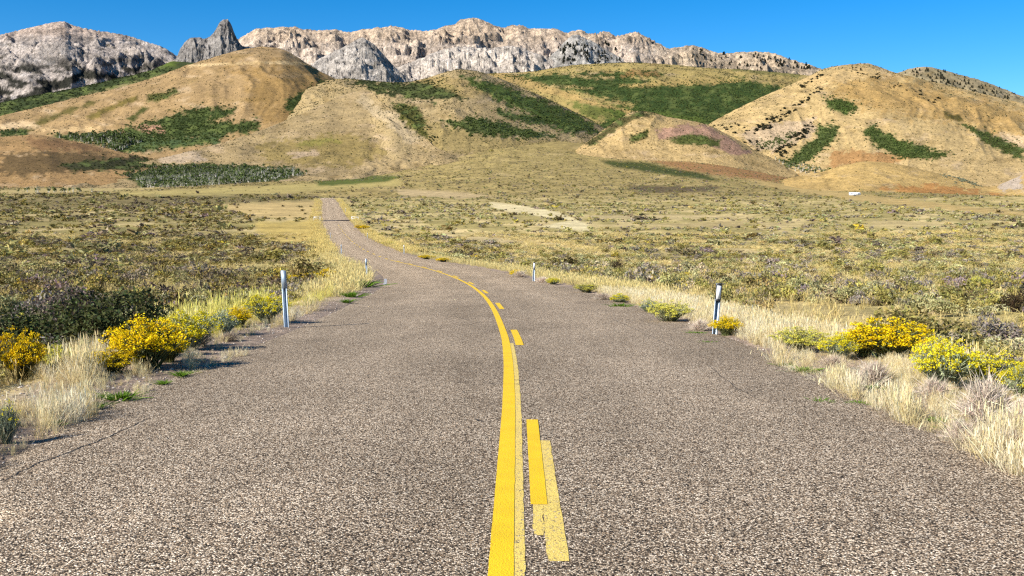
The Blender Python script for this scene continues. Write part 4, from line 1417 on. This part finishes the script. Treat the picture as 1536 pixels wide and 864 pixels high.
for a_ in [
    (215, 556, 112, 84, 'gold', 'big golden rabbitbrush bush leaning over the left shoulder'),
    (165, 562, 66, 44, 'gold', 'low golden rabbitbrush just left of the biggest golden bush'),
    (278, 527, 92, 62, 'yellow', 'yellow flowered rabbitbrush with dry stalks right behind the big golden bush'),
    (330, 505, 66, 46, 'grey', 'grey green rabbitbrush between golden bush and near left post'),
    (398, 486, 70, 46, 'yellow', 'green rabbitbrush with yellow tips just left of the near left post'),
    (355, 492, 40, 34, 'gold', 'small golden rabbitbrush left of the near left post'),
    (82, 560, 54, 46, 'pale', 'pale yellow rabbitbrush in dry grass at far left'),
    (22, 575, 72, 84, 'ochre', 'orange yellow rabbitbrush at the left frame edge'),
    (30, 530, 60, 60, 'pale', 'pale cream rabbitbrush rising behind the orange one at the left edge'),
    (6, 668, 46, 74, 'grey', 'grey green brush cut by the left frame edge near the tarmac'),
    (430, 452, 60, 22, 'gold', 'golden strip of rabbitbrush behind the near left post'),
    (462, 432, 60, 24, 'gold', 'golden rabbitbrush on the bank beyond the near left post'),
    (490, 420, 40, 18, 'ochre', 'ochre rabbitbrush on the bank left of the second left post'),
    (250, 545, 54, 46, 'ochre', 'ochre rabbitbrush with dark gaps beside the golden bush'),
    (1206, 530, 66, 42, 'pale', 'pale yellow green rabbitbrush leftmost of the row on right verge'),
    (1262, 540, 78, 40, 'yellow', 'olive rabbitbrush with yellow tips second in the right verge row'),
    (1340, 540, 110, 64, 'gold', 'brightest golden rabbitbrush in the right verge row'),
    (1300, 536, 60, 46, 'gold', 'golden rabbitbrush joined to the brightest bush on its left'),
    (1425, 588, 120, 82, 'yellow', 'large grey green rabbitbrush with yellow tips in front of the golden bush'),
    (1490, 585, 110, 60, 'yellow', 'yellow tipped rabbitbrush at the right end of the verge row'),
    (1545, 600, 90, 60, 'yellow', 'rabbitbrush cut by the right frame edge'),
    (1092, 504, 46, 32, 'gold', 'small golden rabbitbrush just right of the leaning post'),
    (1006, 486, 60, 36, 'pale', 'pale rabbitbrush left of the leaning right post'),
    (975, 470, 44, 24, 'grey', 'grey rabbitbrush further left of the leaning right post'),
    (930, 455, 40, 16, 'yellow', 'small yellow rabbitbrush along right road edge before the bend'),
    (775, 416, 22, 12, 'gold', 'tiny golden rabbitbrush left of the bend post on right side'),
    (830, 428, 26, 12, 'yellow', 'tiny yellow rabbitbrush right of the bend post'),
    (880, 440, 34, 16, 'pale', 'pale small rabbitbrush along the right edge of the bend'),
    (665, 393, 26, 7, 'gold', 'low golden rabbitbrush on the right edge far past the bend'),
    (640, 389, 26, 7, 'gold', 'low golden rabbitbrush on the right edge still farther past the bend'),
    (582, 368, 24, 6, 'yellow', 'far yellow rabbitbrush on the right edge below the cattle guard'),
    (542, 345, 22, 8, 'ochre', 'far ochre rabbitbrush right of the road near the cattle guard'),
    (1470, 434, 46, 20, 'pale', 'yellow green shrub standing alone on the right plain'),
]:
    place_rabbit(*a_)
for a_ in [
    (1310, 580, 100, 54, 'bleached brush between the dry grass and the golden bush on right', 0),
    (1480, 640, 136, 108, 'largest bleached bare brush at lower right', 2),
    (1400, 600, 80, 50, 'pale twiggy brush in front of the yellow tipped bush on right', 0),
    (1250, 556, 80, 36, 'bare brown twigs below the second right verge bush', 1),
    (1536, 650, 90, 80, 'bleached brush cut by right frame edge', 2),
    (1440, 668, 90, 60, 'small bleached brush lowest on the right verge', 0),
    (1515, 690, 80, 70, 'bleached brush in the lower right corner by the tarmac', 1),
    (1050, 498, 54, 28, 'whitish dead brush beside the base of the leaning post', 2),
    (780, 417, 34, 16, 'whitish dead brush left of the bend post', 2),
    (815, 425, 40, 14, 'whitish dead brush right of the bend post', 2),
    (905, 452, 50, 18, 'whitish dead brush along the right bend edge', 0),
    (345, 512, 50, 22, 'bare grey twigs on the gravel below the near left post', 1),
    (300, 520, 60, 50, 'dry tan stalks in front of the yellow flowered bush on left', 1),
]:
    place_dead(*a_)

# the big dark thicket at the left, three shrubs grown together
for i, (px, py, w, h, lb) in enumerate([(60, 548, 190, 100, 'big dark green shrub nearest the left frame edge'),
                                        (150, 540, 180, 112, 'tallest dark brown green shrub of the left thicket'),
                                        (90, 520, 130, 92, 'purplish grey shrub behind the dark left thicket'),
                                        (205, 540, 90, 62, 'low dark shrub at the right end of left thicket')]):
    x, y, z = gpt(px, py)
    y0 = y
    p, k = dome(6500, 0.8, 13, 0.5, 400 + i)
    g = Geo()
    colr = C(98, 104, 56) if i != 2 else C(130, 114, 100)
    g.leaves(p, 0.021 * rng.uniform(0.6, 1.4, len(p)), vary(colr, len(p), 0.42), 0.4, 1.8)
    tw = Geo()
    tw.blades(rng.normal(size=(160, 3)) * [0.08, 0.08, 0], p[rng.integers(0, len(p), 160)] * 1.06, 0.004, vary(C(110, 92, 76), 160, 0.2), 0.12)
    A = g.arrays()
    s_ = w / FPX * y / np.ptp(A[0][:, 0]); sz = 1.02 * h / FPX * y / A[0][:, 2].max()
    e = obj('dark_shrub', mesh('dark_shrub', A, MAT_LEAF), label=lb, cat='shrub', group='dark thicket left of the road', loc=(x, y + 0.3, z - 0.05), sc=(s_, s_, sz))
    obj('branches', mesh('branches', tw.arrays(), MAT_TWIG), e)
    BIG.append((x, y, 0.6 * s_)); BIG.append((x * .85, y * .85, 0.4 * s_)); BIG.append((x * .93, y * .93, 0.5 * s_))

# green weeds on the tarmac's edge
WEED = [mesh('weed', grass_tuft(500 + i, C(118, 156, 40), 150, 0.30, 0.9, 0.02, False), MAT_GRASS) for i in range(3)]
for px, py, w, lb in [(272, 566, 22, 'green weed patch below the golden bush on left shoulder'), (245, 578, 16, 'small green weed left of the patch under the golden bush'),
                      (182, 602, 36, 'flat green weed on the left gravel'), (146, 614, 24, 'round green weed by the left gravel edge'), (84, 640, 18, 'tiny green weed low on the left gravel'),
                      (545, 431, 30, 'bright green weed below the second left post'), (528, 446, 22, 'green weed on gravel left of the bend'), (520, 455, 16, 'small yellowish weed lowest on the bend gravel'),
                      (1207, 562, 30, 'green weed at the right tarmac edge below the pale bush'), (1177, 553, 20, 'small weed left of the green one on right edge'), (1230, 610, 28, 'bright green weed out on the right lane'),
                      (1291, 612, 26, 'flat green weed right of the bright one on the lane'), (1405, 637, 26, 'green weed under the dry grass on right'), (1310, 586, 20, 'olive weed against the right dry grass'),
                      (1275, 588, 18, 'dim weed at the right edge above the lane weeds'), (1048, 504, 16, 'thin weed left of the leaning post base'), (1060, 519, 18, 'thin weed on tarmac below the leaning post'),
                      (932, 463, 22, 'thin weed along the right edge before the bend'), (1522, 684, 20, 'green weed at the bottom right edge'), (1375, 633, 16, 'small weed beside the one under the dry grass'), (1420, 648, 18, 'lowest weed under the dry grass on right')]:
    x, y, z = gpt(px, py)
    s_ = w / FPX * y / 0.75
    obj('weed', WEED[random.randrange(3)], label=lb, cat='weed', group='green weeds at the tarmac edge', loc=(x, y, z + 0.012), rz=random.uniform(0, 6), sc=(s_, s_, s_ * 0.8))

# ------------------------------------------------------------------ roadside grass and gravel
big = np.array(BIG)
GT = [grass_tuft(600 + i, c, 44, 0.5, 0.4) for i, c in enumerate((C(240, 222, 176, .8), C(232, 208, 150, .8), C(238, 220, 164, .8), C(246, 232, 196, .8)))]
GTL = [grass_tuft(620 + i, c, 20, 0.5, 0.5, 0.008) for i, c in enumerate((C(238, 216, 146, .75), C(230, 208, 136, .75), C(240, 224, 154, .75)))]
GFAR = [grass_tuft(640 + i, C(240, 214, 134, .72), 20, 0.5, 0.5, 0.01) for i in range(2)]
GLOW = [grass_tuft(650 + i, c, 14, 0.34, 1.2, 0.02, False) for i, c in enumerate((C(240, 216, 150, .75), C(228, 204, 128, .75)))]
GYEL = [grass_tuft(610 + i, c, 50, 0.55, 0.34) for i, c in enumerate((C(244, 230, 128, .8), C(236, 220, 112, .8)))]


def verge_points(n, y0, y1, o0, o1, dens=None, side=-1):
    y = np.exp(rng.uniform(math.log(y0 + 3), math.log(y1 + 3), n)) - 3
    o = side * (o0 + (o1 - o0) * rng.uniform(0, 1, n) ** 1.1)
    h = slope_c(y); nx = 1 / np.sqrt(1 + h**2); ny = -h * nx
    x = xc(y) + o * nx; yy = y + o * ny
    return np.stack([x, yy, gh(x, yy)], 1)


g = Geo()
BOXES = np.array(BOXES, float)


def clear(P, sc):
    """grass stays low in front of the flowering shrubs and inside them"""
    px, py = proj(P[:, 0], P[:, 1], P[:, 2])
    for bx, by, bw, bh in BOXES:
        k = (np.abs(px - bx) < bw * 0.5) & (py > by - 0.3 * bh) & (py < by + 1.2 * bh)
        sc = np.where(k, sc * 0.42, sc)
    return sc


P = np.concatenate([verge_points(2300, 3, 22, 3.8, 6.4), verge_points(800, 3, 13, 3.3, 4.6)])
PB = verge_points(700, 3, 14, 3.5, 6.5)
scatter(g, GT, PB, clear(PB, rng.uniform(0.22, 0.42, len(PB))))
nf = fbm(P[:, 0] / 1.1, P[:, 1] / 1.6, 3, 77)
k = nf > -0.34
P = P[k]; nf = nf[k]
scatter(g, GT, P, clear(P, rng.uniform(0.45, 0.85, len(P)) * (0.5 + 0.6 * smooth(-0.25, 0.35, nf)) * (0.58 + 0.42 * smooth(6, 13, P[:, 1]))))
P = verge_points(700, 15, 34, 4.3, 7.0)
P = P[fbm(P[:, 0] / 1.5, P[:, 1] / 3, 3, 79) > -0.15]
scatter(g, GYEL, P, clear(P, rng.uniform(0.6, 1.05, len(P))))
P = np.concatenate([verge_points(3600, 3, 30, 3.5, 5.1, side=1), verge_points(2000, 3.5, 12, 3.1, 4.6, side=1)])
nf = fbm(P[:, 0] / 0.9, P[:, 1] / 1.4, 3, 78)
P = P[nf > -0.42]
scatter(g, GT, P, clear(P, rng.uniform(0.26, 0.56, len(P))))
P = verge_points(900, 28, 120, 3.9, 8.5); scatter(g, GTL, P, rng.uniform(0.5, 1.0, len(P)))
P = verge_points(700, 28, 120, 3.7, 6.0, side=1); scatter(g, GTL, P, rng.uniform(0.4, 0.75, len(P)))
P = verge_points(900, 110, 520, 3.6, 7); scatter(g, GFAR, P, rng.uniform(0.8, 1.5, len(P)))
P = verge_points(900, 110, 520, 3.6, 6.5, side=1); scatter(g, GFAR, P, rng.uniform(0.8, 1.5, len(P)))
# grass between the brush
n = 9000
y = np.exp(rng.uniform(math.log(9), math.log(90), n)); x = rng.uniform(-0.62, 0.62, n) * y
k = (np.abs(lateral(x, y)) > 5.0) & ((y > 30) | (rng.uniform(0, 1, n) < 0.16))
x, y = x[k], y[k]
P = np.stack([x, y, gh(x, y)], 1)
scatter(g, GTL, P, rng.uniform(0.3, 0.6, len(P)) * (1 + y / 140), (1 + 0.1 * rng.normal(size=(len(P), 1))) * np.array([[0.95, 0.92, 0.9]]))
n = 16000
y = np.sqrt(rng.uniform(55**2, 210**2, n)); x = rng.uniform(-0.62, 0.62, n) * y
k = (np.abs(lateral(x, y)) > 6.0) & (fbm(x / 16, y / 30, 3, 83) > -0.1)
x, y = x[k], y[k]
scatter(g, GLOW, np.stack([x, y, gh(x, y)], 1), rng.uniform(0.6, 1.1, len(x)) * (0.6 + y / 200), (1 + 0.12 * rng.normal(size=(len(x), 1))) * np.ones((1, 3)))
obj('dry_grass', mesh('dry_grass', g.arrays(), MAT_GRASS), kind='stuff', label='straw coloured dry grass along the verges', cat='grass')

oct_v = np.array([(1, 0, 0), (-1, 0, 0), (0, 1, 0), (0, -1, 0), (0, 0, 0.7), (0, 0, -0.7)], float)
oct_t = np.array([(0, 2, 4), (2, 1, 4), (1, 3, 4), (3, 0, 4), (2, 0, 5), (1, 2, 5), (3, 1, 5), (0, 3, 5)])
STN = []
for i, c in enumerate((C(206, 184, 160), C(170, 148, 126), C(228, 214, 198), C(124, 106, 92))):
    STN.append((oct_v * rng.uniform(0.6, 1.3, (6, 1)), np.zeros((0, 4), int), oct_t, np.tile(c, (6, 1))))
g = Geo()
for sd_, n in ((-1, 9000), (1, 4500)):
    P = verge_points(n, 1.5, 34, 3.15, 4.9 if sd_ < 0 else 4.2, side=sd_)
    scatter(g, STN, P, np.exp(rng.normal(size=len(P)) * 0.5) * 0.011)
obj('gravel', mesh('gravel', g.arrays(), MAT_STONE), kind='stuff', label='loose gravel on the shoulders', cat='gravel')

# ------------------------------------------------------------------ sagebrush over the plain
SB_HI = []; SB_MD = []; SB_LO = []; SB_NR = []; SB_FR = []
for i in range(10):
    base = SAGE[i % 5] if i < 8 else C(172, 158, 144)
    A, B = sagebrush(1100, 0.034, base, 700 + i, 0.62 + 0.06 * (i % 3), 36)
    SB_NR.append(sagebrush(240, 0.062, base, 710 + i, 0.62, 0)[0])
    SB_FR.append(sagebrush(18, 0.22, base, 750 + i, 0.6, 0)[0])
    SB_HI.append((A, B))
    A2, B2 = sagebrush(140, 0.075, base, 720 + i, 0.66, 0)
    SB_MD.append(A2)
    A3, B3 = sagebrush(70, 0.10, base, 740 + i, 0.66, 0)
    SB_LO.append(A3)
SB_HI_J = [joined(a, b) for a, b in SB_HI]
SB_MESH = [(mesh('foliage', A, MAT_LEAF), mesh('branches', B, MAT_TWIG)) for A, B in SB_HI]


def field(n, y0, y1, amax=0.62):
    # even over the ground
    y = np.sqrt(rng.uniform(y0**2, y1**2, n))
    x = rng.uniform(-amax, amax, n) * y
    k = (np.abs(lateral(x, y)) > 5.6 + 1.2 * rng.uniform(0, 1, n))
    for q in big:
        k &= (x - q[0]) ** 2 + (y - q[1]) ** 2 > q[2] ** 2
    x, y = x[k], y[k]
    z = gh(x, y)
    px, py = proj(x, y, z)
    keep = np.ones(len(x), bool)
    for i in (0, 1, 2, 3, 4, 6, 11, 12, 13, 15, 16):
        keep &= ~((poly_sd(px, py, GP[i][0]) + 3 * fbm(px / 16, py / 9, 3, 55) > 0) & (rng.uniform(0, 1, len(x)) < 0.96))
    cl = fbm(x / 14, y / 20, 3, 61)
    keep &= (cl + 0.7 * fbm(x / 4.5, y / 9, 3, 62) + rng.uniform(-0.3, 0.3, len(x)) > -0.03)
    return x[keep], y[keep], z[keep]


xs, ysb, zs_ = [np.concatenate(v) for v in zip(field(7500, 7.5, 62), field(3000, 8, 32))]
size = np.exp(rng.normal(size=len(xs)) * 0.28) * np.where(lateral(xs, ysb) < 0, 0.8, 0.6)
pxl, pyl = proj(xs, ysb, zs_ + 0.2)
inv = (pxl > -20) & (pxl < 1556) & (pyl < 880)
rank = np.where(inv, size / ysb, 0)
order = np.argsort(-rank)
# notable single shrubs on the right plain
for px, py, w, h, kk, lb in [(1148, 435, 28, 24, 3, 'dark round reddish shrub on the right plain beyond the leaning post'), (1286, 440, 44, 24, 9, 'grey twiggy shrub on the right plain'),
                             (1372, 440, 60, 30, 8, 'widest grey twiggy shrub right of centre on the right plain'), (1055, 408, 36, 18, 1, 'dark green shrub left above the leaning post'),
                             (926, 408, 24, 20, 3, 'dark shrub on the plain right of the bend'), (1524, 468, 46, 34, 3, 'dark brown shrub at the right frame edge'),
                             (1284, 458, 40, 24, 9, 'pale grey shrub below the grey twiggy one on the right plain'), (1190, 440, 30, 18, 9, 'small grey shrub right of the dark round shrub')]:
    x, y, z = gpt(px, py)
    A, B = SB_HI[kk]
    s_ = w / FPX * y / np.ptp(A[0][:, 0]); sz = h / FPX * y / A[0][:, 2].max()
    me_f = SB_MESH[kk][0]
    if kk == 3:
        v_, q_, t_, c_ = A
        me_f = mesh('foliage', (v_, q_, t_, c_ * 0 + vary(C(88, 70, 46), len(c_) // 4, 0.25).repeat(4, 0)), MAT_LEAF)
    e = obj('sagebrush', me_f, label=lb, cat='shrub', group='sagebrush on the plain', loc=(x, y, z - 0.02), rz=random.uniform(0, 6), sc=(s_, s_, sz))
    obj('branches', SB_MESH[kk][1], e)
top = order[:285]
for r, i in enumerate(top):
    kk = int(rng.integers(0, 10))
    lf = lateral(xs[i:i + 1], ysb[i:i + 1])[0] < 0
    e = obj('sagebrush', SB_MESH[kk][0], label='low sagebrush clump among the many left of the road' if lf else 'low sagebrush clump among the many right of the road',
            cat='shrub', group='sagebrush clumps left of the road' if lf else 'sagebrush clumps right of the road',
            loc=(xs[i], ysb[i], zs_[i] - 0.03), rz=random.uniform(0, 6), sc=(size[i], size[i], size[i] * random.uniform(0.6, 0.95)))
    if r < 120:
        obj('branches', SB_MESH[kk][1], e)


def sage_tint(x, y):
    t = np.ones((len(x), 3)) * (1 + 0.17 * rng.normal(size=(len(x), 1)))
    l = lateral(x, y) < 0
    t[l] *= [0.98, 0.93, 0.76]
    t[~l] *= [1.12, 1.12, 1.0]
    t *= (1 - 0.28 * smooth(350, 600, y))[:, None]
    u = rng.uniform(0, 1, len(x))
    gy_ = u > 0.9
    t[gy_] *= [1.12, 0.98, 1.3]
    t[u < 0.12] *= [0.42, 0.36, 0.4]
    t[l & (u > 0.12) & (u < 0.36)] *= [0.62, 0.6, 0.55]
    w = (u > 0.87) & (u < 0.9)
    yl = smooth(0.0, 0.3, fbm(x / 30, y / 30, 3, 91))
    t[w] = t[w] * (1 + (np.array([0.6, 0.42, -0.55]) * yl[w][:, None]))
    return np.clip(t, 0.2, 2.5)


g = Geo()
rest = order[285:]
nr_ = ysb[rest] < 22
far_ = rest[~nr_]; rest = rest[nr_]
scatter(g, SB_HI_J, np.stack([xs, ysb, zs_ - 0.03], 1)[rest], size[rest], sage_tint(xs[rest], ysb[rest]))
scatter(g, SB_NR, np.stack([xs, ysb, zs_ - 0.03], 1)[far_], size[far_], sage_tint(xs[far_], ysb[far_]))
for n_, y0, y1, pr, sz in ((9000, 60, 115, SB_MD, 0.75), (18000, 110, 200, SB_LO, 0.85), (20000, 190, 430, SB_FR, 1.1), (60000, 420, 1500, SB_FR, 1.45)):
    x, y, z = field(n_, y0, y1)
    k = np.where(lateral(x, y) < 0, 1.15, 0.9)
    sc_ = np.exp(rng.normal(size=len(x)) * 0.4) * sz * k * (1 + 0.6 * (rng.uniform(0, 1, len(x)) < 0.06))
    scatter(g, pr, np.stack([x, y, z - 0.04], 1), sc_, sage_tint(x, y), np.full(len(x), 0.62))
obj('sagebrush_cover', mesh('sagebrush_cover', g.arrays(), MAT_LEAF), kind='stuff', label='sagebrush covering the plain into the distance', cat='brush')
